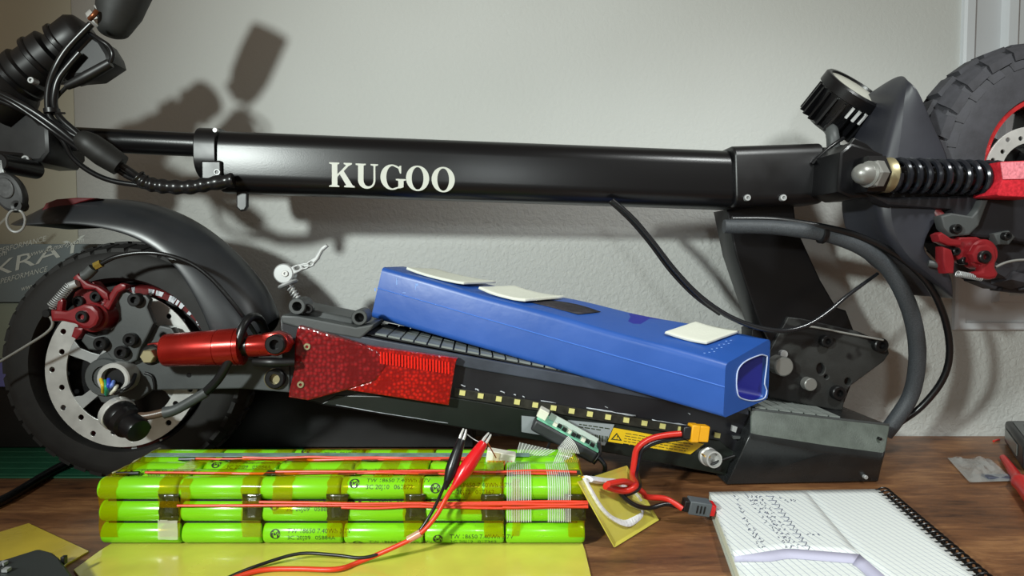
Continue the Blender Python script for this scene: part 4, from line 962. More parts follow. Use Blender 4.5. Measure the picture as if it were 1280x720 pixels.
def wrap_path(off):
    """taut path: bottom front, up the front, over the top, down the back"""
    yf = PY0 - off; zt = ZT + off; pts = [(yf, Z0 + CRD * 0.9)]
    for k in range(7): pts.append((yf, Z0 + CRD + (rowp * (NZ - 1)) * k / 6))
    for k in range(1, 8):
        a = math.pi / 2 * k / 8; pts.append((PY0 + CRD - (CRD + off) * math.cos(a), Z0 + rowp * (NZ - 1) + CRD + (CRD + off) * math.sin(a)))
    for k in range(9): pts.append((PY0 + CRD + rowp * (NY - 1) * k / 8, zt))
    pts.append((PY0 + rowp * NY - 0.002, zt - 0.002)); pts.append((PY0 + rowp * NY + off, ZT - CRD))
    return pts
def wrap(px0, px1, off, mat, name, start=0, end=None, wob=0.0006):
    pth = wrap_path(off)[start:end]; rows = []
    for n, (y, z) in enumerate(pth):
        w0 = math.sin(n * 1.3 + px0) * wob
        rows.append([Vector((fx(px0) + w0 + (fx(px1) - fx(px0)) * t, y, z)) for t in (0, 0.5, 1)])
    return obj(name, MB().grid(rows), mat, pack)
for (a, b) in ((115, 138), (191, 218), (296, 321), (405, 431), (502, 527), (605, 630), (712, 733)):
    wrap(a, b, 0.0004, amber, 'amber_tape')
for (a, b, s0, e0) in ((219, 231, 5, 14), (336, 361, 4, 26), (575, 602, 4, 22), (640, 650, 1, 14), (462, 486, 14, 26), (250, 272, 14, 26)):
    wrap(a, b, 0.0006, amber, 'amber_tape', s0, e0)
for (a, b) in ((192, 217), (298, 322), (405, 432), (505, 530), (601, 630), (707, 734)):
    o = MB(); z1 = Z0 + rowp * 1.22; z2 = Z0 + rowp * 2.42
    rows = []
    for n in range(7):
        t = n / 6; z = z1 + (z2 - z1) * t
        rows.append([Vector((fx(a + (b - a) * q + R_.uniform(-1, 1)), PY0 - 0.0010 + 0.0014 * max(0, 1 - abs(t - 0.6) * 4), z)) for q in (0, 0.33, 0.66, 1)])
    o.grid(rows); obj('gap_shade_tape', o, olive, pack, solid=0.0002)
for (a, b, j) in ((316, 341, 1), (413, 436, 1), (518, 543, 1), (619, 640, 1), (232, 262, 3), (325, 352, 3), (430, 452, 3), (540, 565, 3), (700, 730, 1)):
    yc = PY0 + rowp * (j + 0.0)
    obj('gap_shade_tape', MB().box(((fx(a) + fx(b)) / 2, yc, ZT + 0.0003), fx(b) - fx(a), 0.011, 0.0004), olive, pack)
# grey insulation strip along the top
obj('insulation_strip', MB().box((X0 + XW * 0.45, PY0 + rowp * 3.55, ZT + 0.0008), XW * 0.88, 0.0095, 0.0006), M('grey_insulation_paper', (118, 148, 140), 0.5, var=(120, 0.25)), pack)
# red balance wires
def wire(pts, r=0.0011, mat=None, name='balance_wire'): return obj(name, MB().tube(pts, r, 8, 6), mat or wire_d, pack)
zf = Z0 + rowp * 2
rw = random.Random(11)
def front_wire(px0, px1, dz, dy):
    n = 7; pts = []
    for i in range(n + 1):
        x = px0 + (px1 - px0) * i / n
        pts.append(Vector((fx(x), PY0 - 0.0016 - dy + rw.uniform(-0.0004, 0.0004), zf - 0.0018 + dz + rw.uniform(-0.0007, 0.0007) + 0.0010 * (x - 217) / 500)))
    wire(pts)
front_wire(216, 736, 0.000, 0.0); front_wire(320, 736, 0.0022, 0.0003); front_wire(424, 736, -0.002, 0.0003); front_wire(526, 736, 0.0012, 0.0016); front_wire(628, 736, -0.0010, 0.0016)
for (px0, px1, j, dz) in ((157, 725, 1, 0.0), (330, 725, 1, 0.0016), (190, 575, 3, 0.0), (262, 590, 3, 0.0018)):
    n = 7; y = PY0 + rowp * j
    wire([Vector((fx(px0 + (px1 - px0) * i / n), y + rw.uniform(-0.0012, 0.0012), ZT - 0.0005 + dz + rw.uniform(-0.0004, 0.0008))) for i in range(n + 1)])
wire([Vector((fx(150), PY0 + rowp, ZT)), Vector((fx(120), PY0 + rowp, ZT - 0.0005))], 0.0016, wire_k, 'shrink_sleeve')
wire([Vector((fx(172), PY0 + rowp * 3, ZT)), Vector((fx(195), PY0 + rowp * 3, ZT + 0.0002))], 0.0016, wire_k, 'shrink_sleeve')
# crumpled clear tape end on the left end
rows = []
for i in range(6):
    rows.append([Vector((X0 - 0.001 + 0.004 * i / 5 + R_.uniform(0, 0.0016), PY0 + 0.016 + (rowp * NY - 0.02) * j / 9, ZT + 0.0008 - 0.010 * (1 - i / 5) ** 2 + R_.uniform(-0.0012, 0.0012))) for j in range(10)])
obj('clear_tape_and_glare', MB().grid(rows), M('shiny_clear_tape', (226, 222, 180), 0.08, alpha=0.5, coat=1.0), pack, solid=0.0001, angle=10)
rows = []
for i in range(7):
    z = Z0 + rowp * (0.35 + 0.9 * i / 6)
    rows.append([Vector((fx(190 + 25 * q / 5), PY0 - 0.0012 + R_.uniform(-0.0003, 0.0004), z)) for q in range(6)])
obj('clear_tape_and_glare', MB().grid(rows), tint_mat('painted_glare', (0.97, 0.97, 0.85), (236, 234, 214), 0.45), pack, angle=10)  # pale see-through patch painting the white glare on the cells
# filament tape
for (a, b) in ((634, 664), (686, 714)):
    wrap(a, b, 0.0014, clear, 'filament_tape', 3, 20, 0.0)
    th = MB(); n = 11
    pth = [Vector((0, y, z)) for y, z in wrap_path(0.0017)[3:19]]
    for i in range(n):
        x = fx(a + (b - a) * i / (n - 1))
        th.tube([p + Vector((x, 0, 0)) for p in pth], 0.00022, 4, 1)
    stuff(obj('glass_thread', th, thread, pack))
# frayed flag of filament tape standing up behind
def flag(base, tip, w0, w1, n, bend):
    th = MB(); film = []
    for i in range(n):
        t = i / (n - 1) - 0.5
        a = P(base[0] + w0 * t, base[1] + 2 * t, base[2]); b = P(tip[0] + w1 * t, tip[1] + bend * t, tip[2]); m = (a + b) / 2 + Vector((0.002 * t, -0.004, 0.002))
        th.tube([a, m, b], 0.00025, 4, 4); film.append([a, m, b])
    stuff(obj('glass_thread', th, thread, pack)); obj('filament_tape', MB().grid(film), clear, pack, solid=0.0001)
flag((700, 596, 0.535), (712, 566, 0.565), 26, 22, 12, 14)
flag((712, 566, 0.565), (704, 552, 0.572), 24, 12, 12, -14)
flag((655, 579, 0.575), (672, 558, 0.580), 16, 44, 12, 10)
# white plug with its bunch of red wires
wp_ = P(626, 571, 0.556)
wpl = obj('balance_plug', MB().box(wp_, 0.026, 0.012, 0.0105, (Vector((0.985, 0, -0.17)), Vector((0, 1, 0)), Vector((0.17, 0, 0.985)))), wht_pl, pack, bevel=0.0008)
obj('plug_window', MB().box(P(620.5, 571, 0.5495), 0.006, 0.001, 0.007, (Vector((0.985, 0, -0.17)), Vector((0, 1, 0)), Vector((0.17, 0, 0.985)))), M('ivory_plastic', (190, 176, 140), 0.5), wpl)
for k in range(7):
    x = 612 + k * 4.6
    wire([P(x, 577, 0.550), P(x + (624 - x) * 0.25 , 586, 0.545), P(624 + (k - 3) * 1.2, 594, 0.540), P(628 + k * 2, 600, 0.530)], 0.0008, wire_r)
for k in range(6):
    wire([P(632, 592 + k, 0.545), P(660, 584 + k * 2.2, 0.556), P(695, 586 + k * 2.0, 0.556), P(722, 592 + k * 1.4, 0.545)], 0.0011, M('crimson_wire', (190, 24, 34), 0.35))
wire([P(640, 576, 0.562), P(662, 578, 0.57), P(678, 570, 0.578), P(687, 554, 0.59)], 0.0012, wire_k, 'thin_lead')
wire([P(720, 598, 0.512), P(732, 598, 0.520), P(748, 602, 0.535)], 0.0016, wire_r, 'main_lead')

# ------------------------------------------------------------------ battery management board
bms = thing('circuit_board', P(710, 575, 0.60), 'green management circuit board in dark wrap, tilted behind the pack', 'circuit board')
bl = P(666, 531, 0.606); brr = P(744, 574, 0.600)
bu = (brr - bl).normalized(); bw = Vector((0.05, 0.97, 0.06)); bw = (bw - bu * bw.dot(bu)).normalized(); bv = bw.cross(bu)
if bv.z < 0: bv = -bv
BLn = (brr - bl).length; bc = (bl + brr) / 2 + bw * 0.014
obj('heat_sink_wrap', MB().box(bc, BLn, 0.028, 0.0125, (bu, bw, bv)), M('dark_grey_wrap', (48, 50, 52), 0.45, var=(80, 0.2)), bms, bevel=0.0025, seg=3)
obj('board', MB().box(bc + bv * 0.0074, BLn * 0.98, 0.026, 0.0016, (bu, bw, bv)), pcb, bms)
obj('white_socket', MB().box(bc + bv * 0.0125 - bu * (BLn * 0.44) - bw * 0.004, 0.010, 0.012, 0.009, (bu, bw, bv)), wht_pl, bms, bevel=0.0006)
obj('edge_rail', MB().box(bc + bv * 0.0115 + bu * 0.004 + bw * 0.004, BLn * 0.78, 0.0015, 0.0065, (bu, bw, bv)), M('pale_rail', (190, 200, 192), 0.4), bms)
for k in range(9):
    obj('chip', MB().box(bc + bv * 0.0098 + bu * (BLn * (-0.22 + 0.075 * k)) - bw * (0.006 if k % 2 else 0.009), 0.0042, 0.004, 0.0034, (bu, bw, bv)), blk_pl if k % 3 else wht_pl, bms)
obj('wrap_end', MB().tube([bc + bu * (BLn * 0.47) + bv * 0.012, bc + bu * (BLn * 0.53) - bw * 0.008 + bv * 0.005, bc + bu * (BLn * 0.51) - bw * 0.010 - bv * 0.006], 0.0022, 8, 5), blk_pl, bms)
obj('black_lead', MB().tube([P(748, 572, 0.602), P(756, 582, 0.600), P(754, 592, 0.598), P(742, 596, 0.575)], 0.0022, 8, 5), wire_k, bms)

# ------------------------------------------------------------------ glued epoxy plate with the output leads
gA, gB, gC, gD = P(722, 602, 0.493), Dk(768, 684, 0.0012), Dk(823, 650, 0.0012), P(783, 582, 0.585)
gp_ = thing('glued_plate', (gB + gC) / 2, 'small tilted yellow epoxy plate smeared with white glue, right of the pack', 'plate')
gu = (gC - gB).normalized(); gn = gu.cross(gA - gB).normalized()
if gn.y > 0 and gn.z < 0: gn = -gn
def bil(s, t, h=0.0):
    p = (gB * (1 - s) + gC * s) * (1 - t) + (gA * (1 - s) + gD * s) * t
    return p + gn * h
if gn.dot(Vector((0, -0.5, 1))) < 0: gn = -gn
q = [bil(0, 0), bil(1, 0), bil(1, 1), bil(0, 1)]
obj('plate', MB().hexa([p + gn * 0.0006 for p in q], [p - gn * 0.0006 for p in q]), fr4, gp_)
for pts, r in (([(0.12, 1.02), (0.12, 0.80), (0.13, 0.58), (0.20, 0.36), (0.34, 0.24), (0.52, 0.20), (0.68, 0.24), (0.80, 0.34)], [0.003, 0.004, 0.0035, 0.0032, 0.004, 0.0045, 0.0045, 0.0035]),
               ([(0.15, 1.0), (0.3, 0.92), (0.45, 0.86), (0.62, 0.80), (0.72, 0.70)], [0.005, 0.006, 0.005, 0.005, 0.002]),
               ([(0.60, 0.76), (0.72, 0.66), (0.84, 0.54), (0.86, 0.40)], [0.004, 0.004, 0.003, 0.0025])):
    obj('hot_glue', MB().tube([bil(s + R_.uniform(-.015, .015), t + R_.uniform(-.02, .02), 0.001) for s, t in pts], [q * 1.1 for q in r], 10, 6, flat=0.45), glue, gp_)
def px_on_plate(px, py, h=0.003):
    d = ray(px, py); t = (gB - CO).dot(gn) / d.dot(gn); return CO + d * t + gn * h
# long lead to the yellow plug
ld = thing('power_lead', px_on_plate(770, 612), 'red and black power lead ending in a yellow two-pole plug', 'cable')
obj('red_lead', MB().tube([px_on_plate(752, 608, 0.004), px_on_plate(772, 614, 0.006), px_on_plate(782, 608, 0.010), P(791, 596, 0.565), P(793, 575, 0.585), P(797, 560, 0.597), P(812, 549, 0.604), P(832, 544, 0.608), P(851, 542, 0.610)], 0.0030, 12, 6), wire_r, ld)
obj('black_lead', MB().tube([px_on_plate(775, 618, 0.004), px_on_plate(788, 610, 0.008), P(796, 594, 0.568), P(798, 576, 0.588), P(803, 562, 0.600), P(818, 553, 0.606), P(838, 549, 0.611), P(856, 547, 0.613)], 0.0028, 12, 6), wire_k, ld)
xc = P(870, 541, 0.612); xq = sc(xc)
xu = Vector((0.93, 0.2, -0.10)).normalized(); xw = Vector((0, 1, 0)); xw = (xw - xu * xw.dot(xu)).normalized(); xv = xw.cross(xu) * -1
if xv.z < 0: xv = -xv
xo = obj('plug_body', MB().box(xc - xu * 0.003, 0.009, 0.011, 0.0175, (xu, xw, xv)).box(xc + xu * 0.006, 0.012, 0.010, 0.0162, (xu, xw, xv)), xt, ld, bevel=0.0012)
obj('plug_boot', MB().box(xc - xu * 0.011, 0.009, 0.008, 0.013, (xu, xw, xv)), blk_pl, ld, bevel=0.0015)
for dz in (-0.0042, 0.0042):
    obj('contact', MB().lathe(xc + xu * 0.0105 + xv * dz, xu, [(0, 0.0036), (0.002, 0.0036), (0.002, 0.002), (-0.001, 0.002)], 16, cap=False), gold if dz < 0 else M('dark_contact', (120, 40, 20), 0.4), xo)
# short lead to the grey-black plug by the notebook
l2 = thing('plug_lead', px_on_plate(780, 606), 'short red and black lead with dark striped plug beside notebook', 'cable')
obj('red_lead', MB().tube([px_on_plate(748, 606, 0.010), px_on_plate(765, 603, 0.012), px_on_plate(780, 606, 0.008), px_on_plate(795, 616, 0.007), P(808, 621, 0.545), P(830, 623, 0.55), P(843, 629, 0.548), P(853, 636, 0.545)], 0.0026, 10, 6), wire_r, l2)
obj('black_lead', MB().tube([px_on_plate(772, 617, 0.003), px_on_plate(780, 626, 0.004), px_on_plate(792, 633, 0.004), P(812, 635, 0.543), P(832, 630, 0.548), P(846, 633, 0.548), P(856, 637, 0.546)], 0.0021, 10, 6), wire_k, l2)
pc_ = P(873, 633, 0.548); pu = Vector((0.96, 0.05, -0.16)).normalized(); pw = Vector((0, 0.97, 0.1)); pw = (pw - pu * pw.dot(pu)).normalized(); pv = pw.cross(pu)
if pv.z < 0: pv = -pv
po = obj('plug_body', MB().box(pc_, 0.0195, 0.012, 0.0125, (pu, pw, pv)), M('grey_plug', (84, 90, 94), 0.45), l2, bevel=0.0008)
for k in range(3):
    obj('slot', MB().box(pc_ - pw * 0.0061 + pu * (-0.003 + 0.0032 * k), 0.0012, 0.0008, 0.007, (pu, pw, pv)), blk_pl, po)
obj('red_end', MB().box(pc_ + pu * 0.0115, 0.005, 0.011, 0.010, (pu, pw, pv)), probe, l2, bevel=0.0006)
obj('plug_boot', MB().box(pc_ - pu * 0.0118, 0.005, 0.009, 0.010, (pu, pw, pv)), blk_pl, l2, bevel=0.0006)

# ------------------------------------------------------------------ test lead with crocodile clips
cl = thing('test_lead', P(450, 712, 0.475), 'pair of red and black leads with crocodile clips on the pack', 'test lead')
obj('black_lead', MB().tube([Dk(240, 745, 0.0035), Dk(285, 722, 0.0035), Dk(328, 705, 0.005), P(375, 692, 0.473), P(420, 694, 0.472), P(455, 697, 0.470), P(490, 686, 0.474), P(520, 668, 0.479), P(540, 640, 0.484), P(552, 615, 0.486), P(558, 600, 0.486)], 0.0013, 10, 6), wire_k, cl)
obj('red_lead', MB().tube([Dk(245, 748, 0.004), Dk(282, 727, 0.004), Dk(325, 713, 0.004), Dk(370, 711, 0.004), Dk(420, 711.5, 0.005), P(450, 702, 0.470), P(495, 683, 0.473), P(525, 667, 0.476), P(545, 645, 0.480), P(558, 622, 0.484), P(568, 606, 0.484)], 0.0019, 10, 6), wire_d, cl)
obj('lead_sleeve', MB().tube([P(510, 675, 0.4755), P(526, 666, 0.4765)], 0.0030, 12, 1), M('clear_sleeve', (226, 180, 150), 0.2, alpha=0.6), cl)
def clip(base, tip, r, mat, jaw):
    a = P(*base); b = P(*tip); ax = b - a; L_ = ax.length
    o = obj('clip_boot', MB().lathe(a, ax, [(0, r * 0.3), (L_ * 0.06, r * 0.4), (L_ * 0.16, r * 0.62), (L_ * 0.36, r), (L_ * 0.5, r * 1.02), (L_ * 0.75, r * 0.86), (L_ * 0.97, r * 0.68), (L_, r * 0.55)], 22), mat, cl)
    axn = ax.normalized(); s = axn.cross(Vector((0, 1, 0))).normalized()
    for sg in (-1, 1):
        c0_ = b - axn * 0.003 + s * (0.0012 * sg); c1_ = b + axn * 0.0085 + s * (0.0011 * sg)
        obj('jaw', MB().tube([c0_, (c0_ + c1_) / 2 + s * 0.0005 * sg, c1_], [0.0012, 0.0012, 0.0007], 8, 3), alu, o)
clip((556, 612, 0.486), (577, 549, 0.500), 0.0050, wire_k, alu)
clip((565, 612, 0.484), (605, 553, 0.500), 0.0058, M('red_clip_boot', (206, 22, 28), 0.28), alu)
obj('clip_wire', MB().tube([P(584, 543, 0.502), P(592, 549, 0.503), P(600, 553, 0.503)], 0.0004, 6, 4), alu2, cl)
obj('clip_wire', MB().tube([P(607, 548, 0.502), P(612, 558, 0.52), P(620, 572, 0.545)], 0.0006, 6, 4), wire_r, cl)

# ------------------------------------------------------------------ blue heat-shrink sleeve
slv = thing('battery_sleeve', P(700, 480, 0.70), 'torn blue heat-shrink battery sleeve lying empty on the scooter deck', 'sleeve')
q0 = [P(478, 334, 0.690), P(464, 396, 0.690), P(490, 404, 0.765), P(506, 333, 0.765)]     # near top, near bottom, far bottom, far top
q1 = [P(907, 455, 0.610), P(904, 523, 0.610), P(960, 498, 0.668), P(963, 423, 0.668)]
def ring_sec(q, r=0.14, n=5, shr=0.0):
    c = sum(q, Vector()) / 4; q = [p + (c - p) * shr for p in q]; out = []
    for i in range(4):
        p = q[i]; a = q[i - 1]; b = q[(i + 1) % 4]
        la = (a - p); lb = (b - p); rr = 0.006
        s = p + la.normalized() * rr; e = p + lb.normalized() * rr
        for k in range(n + 1):
            t = k / n; out.append(s * (1 - t) ** 2 + p * 2 * t * (1 - t) + e * t * t)
    return out
rings = []; NS = 30
for i in range(NS + 1):
    t = i / NS
    q = [a * (1 - t) + b * t for a, b in zip(q0, q1)]
    sag = 0.0016 * math.sin(t * math.pi * 5) * math.sin(t * math.pi)
    q[3] = q[3] + Vector((0, 0, sag)); q[0] = q[0] + Vector((0, 0, sag * 0.4))
    rings.append(ring_sec(q))
n_ = len(rings[0])
body = MB().rings(rings, True, False)
# closed far (left) end, inner wall and the torn opening on the right
body.add(rings[0], [tuple(range(n_))])
hole_px = [(959, 445), (953, 443), (947, 444.5), (940, 447), (932, 451), (926, 456), (922, 463), (920.5, 471), (920.5, 480), (921, 490), (923.5, 496), (930, 499.5), (940, 501), (950, 500), (956, 497), (958, 488), (955.5, 480), (957, 468), (958.5, 456)]
nE = (q1[3] - q1[0]).cross(q1[1] - q1[0]).normalized()
def end_pt(px, py):
    d = ray(px, py); t = (q1[0] - CO).dot(nE) / d.dot(nE); return CO + d * t
hp = [end_pt(x, y) for x, y in hole_px]
sl = obj('sleeve_skin', body, blue, slv, angle=50)
uE = (q1[3] - q1[0]).normalized(); vE = (q1[0] - q1[1]).normalized()
nrm = uE.cross(vE)
ep = plate('end_flap', [rings[-1], hp], 0.0008, blue, slv, u=uE, v=vE, bevel=0.0)
edge = MB().tube([p + nrm * 0.0003 + Vector((R_.uniform(-0.0004, 0.0004), 0, R_.uniform(-0.0004, 0.0004))) for p in hp + [hp[0]]], 0.0007, 6, 2)
obj('torn_edge', edge, torn, slv)
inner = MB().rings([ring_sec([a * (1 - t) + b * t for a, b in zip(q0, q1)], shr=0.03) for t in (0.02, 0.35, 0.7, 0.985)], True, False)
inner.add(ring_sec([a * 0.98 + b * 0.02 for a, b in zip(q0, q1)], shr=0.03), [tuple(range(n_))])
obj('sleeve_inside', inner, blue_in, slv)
def top_pt(px, py, h=0.0):
    # point on the sleeve's upper face seen at a pixel (bilinear search along the sleeve)
    d = ray(px, py); best = None
    for i in range(121):
        t = i / 120; a = q0[0] * (1 - t) + q1[0] * t; b = q0[3] * (1 - t) + q1[3] * t
        for k in range(41):
            s = k / 40; p = a * (1 - s) + b * s; r = p - CO; pr = r.dot(d) / d.length_squared
            e = (r - d * pr).length
            if best is None or e < best[0]: best = (e, t, s)
    return best[1], best[2]
def top_at(t, s, h):
    a = q0[0] * (1 - t) + q1[0] * t; b = q0[3] * (1 - t) + q1[3] * t
    n = (b - a).cross(q1[0] - q0[0]).normalized()
    if n.z < 0: n = -n
    return a * (1 - s) + b * s + n * h
def pad(t0, t1, s0, s1, skew, th, curl):
    rows = []; m = 9
    for i in range(m):
        u = i / (m - 1); rows.append([top_at(t0 + (t1 - t0) * u + skew * (v / 8), s0 + (s1 - s0) * v / 8, th * 0.5 + 0.0008 + curl * (u - 0.5) ** 2 * 4 + R_.uniform(0, 0.0003)) for v in range(9)])
    obj('foam_pad', MB().grid(rows), foam, slv, solid=th, bevel=0.0006)
pad(0.06, 0.24, 0.18, 0.90, 0.04, 0.0028, 0.002)
pad(0.29, 0.43, 0.12, 0.80, 0.05, 0.003, 0.0025)
pad(0.80, 0.91, 0.32, 0.92, 0.02, 0.003, 0.0015)
# dark cut flap between the pads
rows = [[top_at(0.43 + 0.14 * i / 6 + 0.03 * j / 3, 0.28 + 0.34 * j / 3, 0.0012 + 0.0022 * math.sin(i / 6 * math.pi) * (j / 3)) for j in range(4)] for i in range(7)]
obj('cut_flap', MB().grid(rows), M('dark_cut_edge', (42, 38, 44), 0.6, var=(120, 0.4)), slv, solid=0.0006)
sm_ = [a + (b - a) * 0.42 for a, b in ((q0[0], q0[1]), (q1[0], q1[1]))]
obj('fold_seam', MB().tube([sm_[0] - Vector((0, 0.0004, 0)), (sm_[0] + sm_[1]) / 2 - Vector((0, 0.0003, 0)), sm_[1] - Vector((0, 0.0003, 0))], 0.0005, 6, 6), M('pale_blue_seam', (70, 122, 214), 0.45), slv)
ck = MB()
for (px, py, w, h) in ((522, 356, 5, 3), (520, 360, 2, 6), (496, 352, 1.2, 8), (469, 362, 2, 4), (590, 382, 8, 5), (655, 395, 2, 2), (655, 408, 0.9, 14), (508, 366, 10, 0.9)):
    p = P(px, py, 0.69 - (px - 478) / 430 * 0.080 - 0.0012)
    k2 = sc(p)
    ck.box(p, w * k2, 0.0004, h * k2)
for k in range(11):
    t, s = 0.93 + 0.006 * (k % 3), 0.12 + 0.055 * k
    ck.box(top_at(t, s, 0.0004), 0.0018, 0.0012, 0.0006)
stuff(obj('scuff', ck, M('pale_blue_scuff', (128, 164, 226), 0.5), slv))

# ------------------------------------------------------------------ notebook
NZt = 0.012
nb_ = thing('spiral_notebook', (0.27, 0.50, 0), 'open spiral notebook of squared paper with handwritten columns', 'notebook')
nTL = Vector((*dxy(886, 616, NZt), 0)); nTR = Vector((*dxy(1104, 612, NZt), 0)); nBR = Vector((*dxy(1232, 722, NZt), 0)); nBL = Vector((*dxy(926, 722, NZt), 0))
ed = (nBR - nTR).normalized(); nBR = nTR + ed * 0.235; nBL = nTL + (nBL - nTL).normalized() * 0.235
def page(u, v, z): return (nTL * (1 - u) + nTR * u) * (1 - v) + (nBL * (1 - u) + nBR * u) * v + Vector((0, 0, z))
def quadbox(u0, u1, v0, v1, z0, z1): return MB().hexa([page(u0, v0, z1), page(u1, v0, z1), page(u1, v1, z1), page(u0, v1, z1)], [page(u0, v0, z0), page(u1, v0, z0), page(u1, v1, z0), page(u0, v1, z0)])
obj('back_cover', quadbox(-0.01, 1.0, -0.005, 1.0, 0.0003, 0.0018), M('cover_card', (190, 192, 180), 0.6), nb_)
obj('page_block', quadbox(0, 0.985, 0, 0.995, 0.0018, NZt - 0.0016), paper_side, nb_, bevel=0.001)
rows = []
for i in range(13):
    u = i / 12; rows.append([page(0.0 + 0.985 * u, 0.995 * j / 12, NZt - 0.0013) for j in range(13)])
obj('lower_page', MB().grid(rows), paper, nb_, solid=0.0002)
# upper page: cut short near the viewer, lifted at its left edge and along the cut
def inv_uv(px, py, z=NZt):
    p = Dk(px, py, z); best = None
    for i in range(81):
        for j in range(81):
            u = i / 80; v = j / 80; q = page(u, v, 0); e = (q.x - p.x) ** 2 + (q.y - p.y) ** 2
            if best is None or e < best[0]: best = (e, u, v)
    return best[1], best[2]
cut = [(0.0, 0.70), (0.28, 0.63), (0.64, 0.675), (0.70, 0.82), (0.74, 0.995), (0.985, 0.995)]
cutpx = [(921, 697), (985, 686.5), (1076, 693), (1092, 716)]
cu_ = [inv_uv(*c, z=NZt + 0.003) for c in cutpx]
def cutv(u):
    pts = [(0.0, cu_[0][1])] + cu_[1:3]
    for a, b in zip(pts, pts[1:]):
        if a[0] <= u <= b[0]: return a[1] + (b[1] - a[1]) * (u - a[0]) / max(1e-6, b[0] - a[0])
    return pts[-1][1]
uc = cu_[2][0]
def lift(u, v, vm): return NZt + 0.0008 + 0.0026 * (v / vm) ** 2 * (1 - 0.35 * u)
rows = []
for i in range(15):
    u = uc * i / 14; vm = cutv(u); rows.append([page(u, vm * j / 12, lift(u, vm * j / 12, vm)) for j in range(13)])
up = obj('upper_page', MB().grid(rows), paper, nb_, solid=0.0002)
rows = []; vm0 = cutv(uc)
for i in range(9):
    w = i / 8
    rows.append([page(uc + (0.97 - uc) * w + (0.09 * max(0, v - vm0) / (1 - vm0) * (1 - w) if v > vm0 else 0), v, (lift(uc, min(v, vm0), vm0) * (1 - (3 * w * w - 2 * w ** 3)) + (NZt + 0.0006) * (3 * w * w - 2 * w ** 3))) for v in [0.995 * j / 20 for j in range(21)]])
obj('upper_page', MB().grid(rows), paper, nb_, solid=0.0002)
# turned-down edge of the cut
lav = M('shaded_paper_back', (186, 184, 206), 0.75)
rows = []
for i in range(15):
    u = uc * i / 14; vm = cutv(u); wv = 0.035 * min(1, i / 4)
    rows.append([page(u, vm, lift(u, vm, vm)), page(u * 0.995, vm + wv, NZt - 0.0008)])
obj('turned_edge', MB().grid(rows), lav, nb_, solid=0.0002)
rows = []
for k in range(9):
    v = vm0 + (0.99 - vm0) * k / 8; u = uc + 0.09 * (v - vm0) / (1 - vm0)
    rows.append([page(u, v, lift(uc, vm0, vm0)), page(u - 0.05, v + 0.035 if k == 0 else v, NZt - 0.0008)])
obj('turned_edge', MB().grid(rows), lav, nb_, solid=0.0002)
# wire spiral
for k in range(30):
    v = 0.008 + k * 0.0325
    pts = []
    for a in range(9):
        t = math.pi * (1.15 - 1.45 * a / 8)
        pts.append(page(0.995, v + 0.010 * a / 8, NZt - 0.0045) + Vector((0.0078 * math.cos(t), 0, 0.0075 * math.sin(t))))
    obj('spiral_ring', MB().tube(pts, 0.00085, 7, 2), blk_sat, nb_)
    obj('punch_hole', MB().box(page(0.962, v, NZt + 0.0009), 0.0035, 0.0022, 0.0003), blk, nb_)
obj('spiral_spine', MB().tube([page(1.03, 0.0, NZt - 0.006), page(1.03, 0.99, NZt - 0.006)], 0.0012, 8, 1), blk_sat, nb_)
# handwriting
hw = MB(); rh = random.Random(2)
def stroke(px, py, dx, dy, n=1):
    def on(x, y):
        z = NZt + 0.001
        for _ in range(4):
            p = Dk(x, y, z); v = min(1, max(0, (nTL.y - p.y) / (nTL.y - nBL.y))); u = min(1, max(0, (p.x - (nTL.x + (nBL.x - nTL.x) * v)) / (nTR - nTL).length))
            z = lift(u, min(v, cutv(min(u, uc))), cutv(min(u, uc))) + 0.0004
        return Dk(x, y, z)
    a = on(px, py); b = on(px + dx, py + dy)
    hw.tube([a, (a + b) / 2 + Vector((rh.uniform(-0.0006, 0.0006), rh.uniform(-0.001, 0.001), 0)), b], 0.0003, 4, 2)
for k in range(13):
    y = 620 + k * 5.2; t = k / 12
    for x0, x1, cnt in ((918, 948, 1 + (k > 7)), (934, 982, 2), (944, 990, 2)):
        x = x0 + (x1 - x0) * t
        for c in range(cnt):
            for q in range(2): stroke(x + c * 6 + rh.uniform(-1, 1), y + rh.uniform(-1.2, 1.2), rh.uniform(-3, 3), rh.uniform(-2.5, 2.5))
    x = 957 + (1002 - 957) * t
    stroke(x, y, 10, 0.5); stroke(x + 10, y + 0.5, -2, 4)
for (x, y) in ((975, 623), (981, 626), (988, 625), (992, 625), (1010, 667), (1016, 669), (1022, 668)):
    stroke(x, y, rh.uniform(-3, 3), rh.uniform(-2, 2)); stroke(x + 2, y, rh.uniform(-3, 3), rh.uniform(-2, 2))
hwo = stuff(obj('handwriting', hw, pen, nb_))

# ------------------------------------------------------------------ small things at the right
bg = thing('plastic_bag', Dk(1230, 585, 0), 'small crumpled clear plastic bag lying on the desk', 'bag')
bq = [Dk(1184, 572, 0.002), Dk(1240, 575, 0.002), Dk(1268, 601, 0.002), Dk(1212, 603, 0.002)]
for zoff, nm in ((0.0005, 'under_film'), (0.0045, 'top_film')):
    rows = []
    for i in range(15):
        u = i / 14; r = []
        for j in range(11):
            v = j / 10; p = (bq[0] * (1 - u) + bq[1] * u) * (1 - v) + (bq[3] * (1 - u) + bq[2] * u) * v
            e = min(1, 5 * min(u, 1 - u, v, 1 - v))
            r.append(p + Vector((0, 0, zoff * e + ((0.0025 * math.sin(9 * u + 7 * v) + 0.002 * math.sin(17 * u - 11 * v) + R_.uniform(-0.0008, 0.0008)) * e if zoff > 0.001 else 0))))
        rows.append(r)
    obj(nm, MB().grid(rows), bag, bg, angle=8)
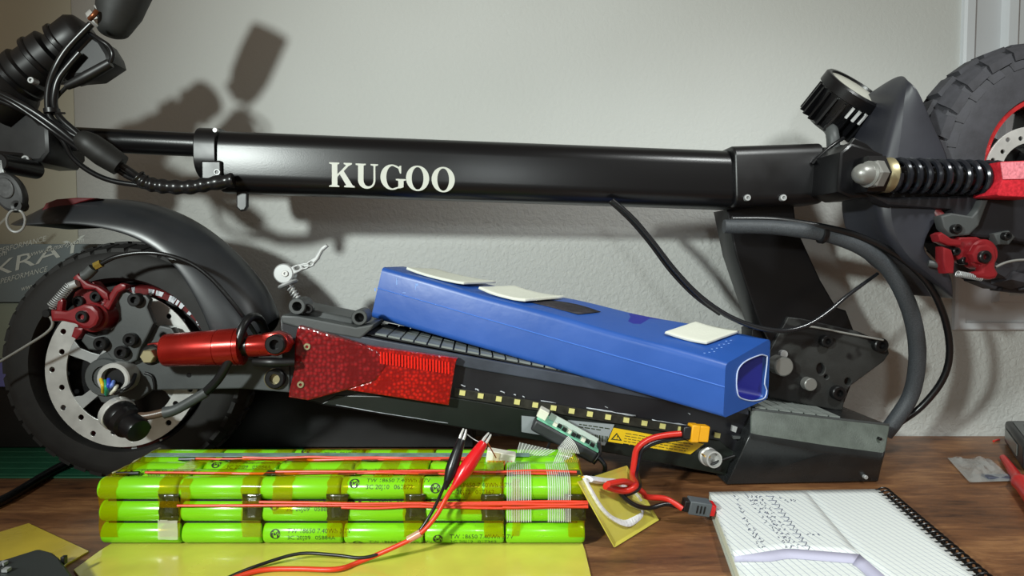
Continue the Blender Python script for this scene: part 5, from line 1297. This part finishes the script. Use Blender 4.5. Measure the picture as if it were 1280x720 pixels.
obj('packed_part', MB().box(Dk(1248, 596, 0.003), 0.03, 0.012, 0.003), M('dark_small_part', (70, 74, 90), 0.4), bg, bevel=0.001)
mm = thing('multimeter', P(1290, 560, 0.75), 'dark grey multimeter at the wall by the red probe', 'multimeter')
mB = [Dk(1255, 553, 0.0005), Dk(1335, 553, 0.0005), Dk(1350, 589, 0.0005), Dk(1278, 589, 0.0005)]
mA = [p + Vector((0, 0, 0.029)) for p in mB]
obj('case', MB().hexa(mA, mB), meter, mm, bevel=0.004, seg=3)
mi = [sum(mA, Vector()) / 4 + (p - sum(mA, Vector()) / 4) * 0.78 + Vector((0, 0, 0.0003)) for p in mA]
obj('face', MB().hexa([p + Vector((0, 0, 0.0006)) for p in mi], mi), meterf, mm)
m2 = [sum(mA, Vector()) / 4 + (p - sum(mA, Vector()) / 4) * 0.5 + Vector((0, 0, 0.0008)) for p in mA]
obj('dial_plate', MB().hexa([p + Vector((0, 0, 0.0012)) for p in m2], m2), blk_pl, mm)
sA = [mA[0] * 0.9 + mA[3] * 0.1, mA[0] * 0.25 + mA[3] * 0.75]
nside = Vector((-(mA[3] - mA[0]).y, (mA[3] - mA[0]).x, 0)).normalized()
if nside.x > 0: nside = -nside
pq = [Vector((p.x, p.y, z)) + nside * 0.0004 for p, z in ((sA[0], 0.022), (sA[1], 0.022), (sA[1], 0.009), (sA[0], 0.009))]
obj('side_pad', MB().hexa([p + nside * 0.0008 for p in pq], pq), M('grey_side_pad', (118, 122, 118), 0.35), mm)
tag(obj('test_probe', MB().tube([Dk(1254, 572, 0.004), Dk(1262, 583, 0.005), Dk(1272, 598, 0.006), Dk(1276, 603, 0.009), Dk(1284, 612, 0.009), Dk(1310, 650, 0.009)], [0.0035, 0.0045, 0.0055, 0.0085, 0.0085, 0.008], 14, 5), probe), 'red probe handle lying on the desk beside the multimeter', 'probe')
tag(obj('wire_offcut', MB().tube([Dk(1242, 551.5, 0.0016), Dk(1246, 550, 0.0016), Dk(1249, 549.5, 0.0016)], 0.0013, 8, 3), wire_r), 'tiny red wire offcut on the desk against the wall', 'offcut')
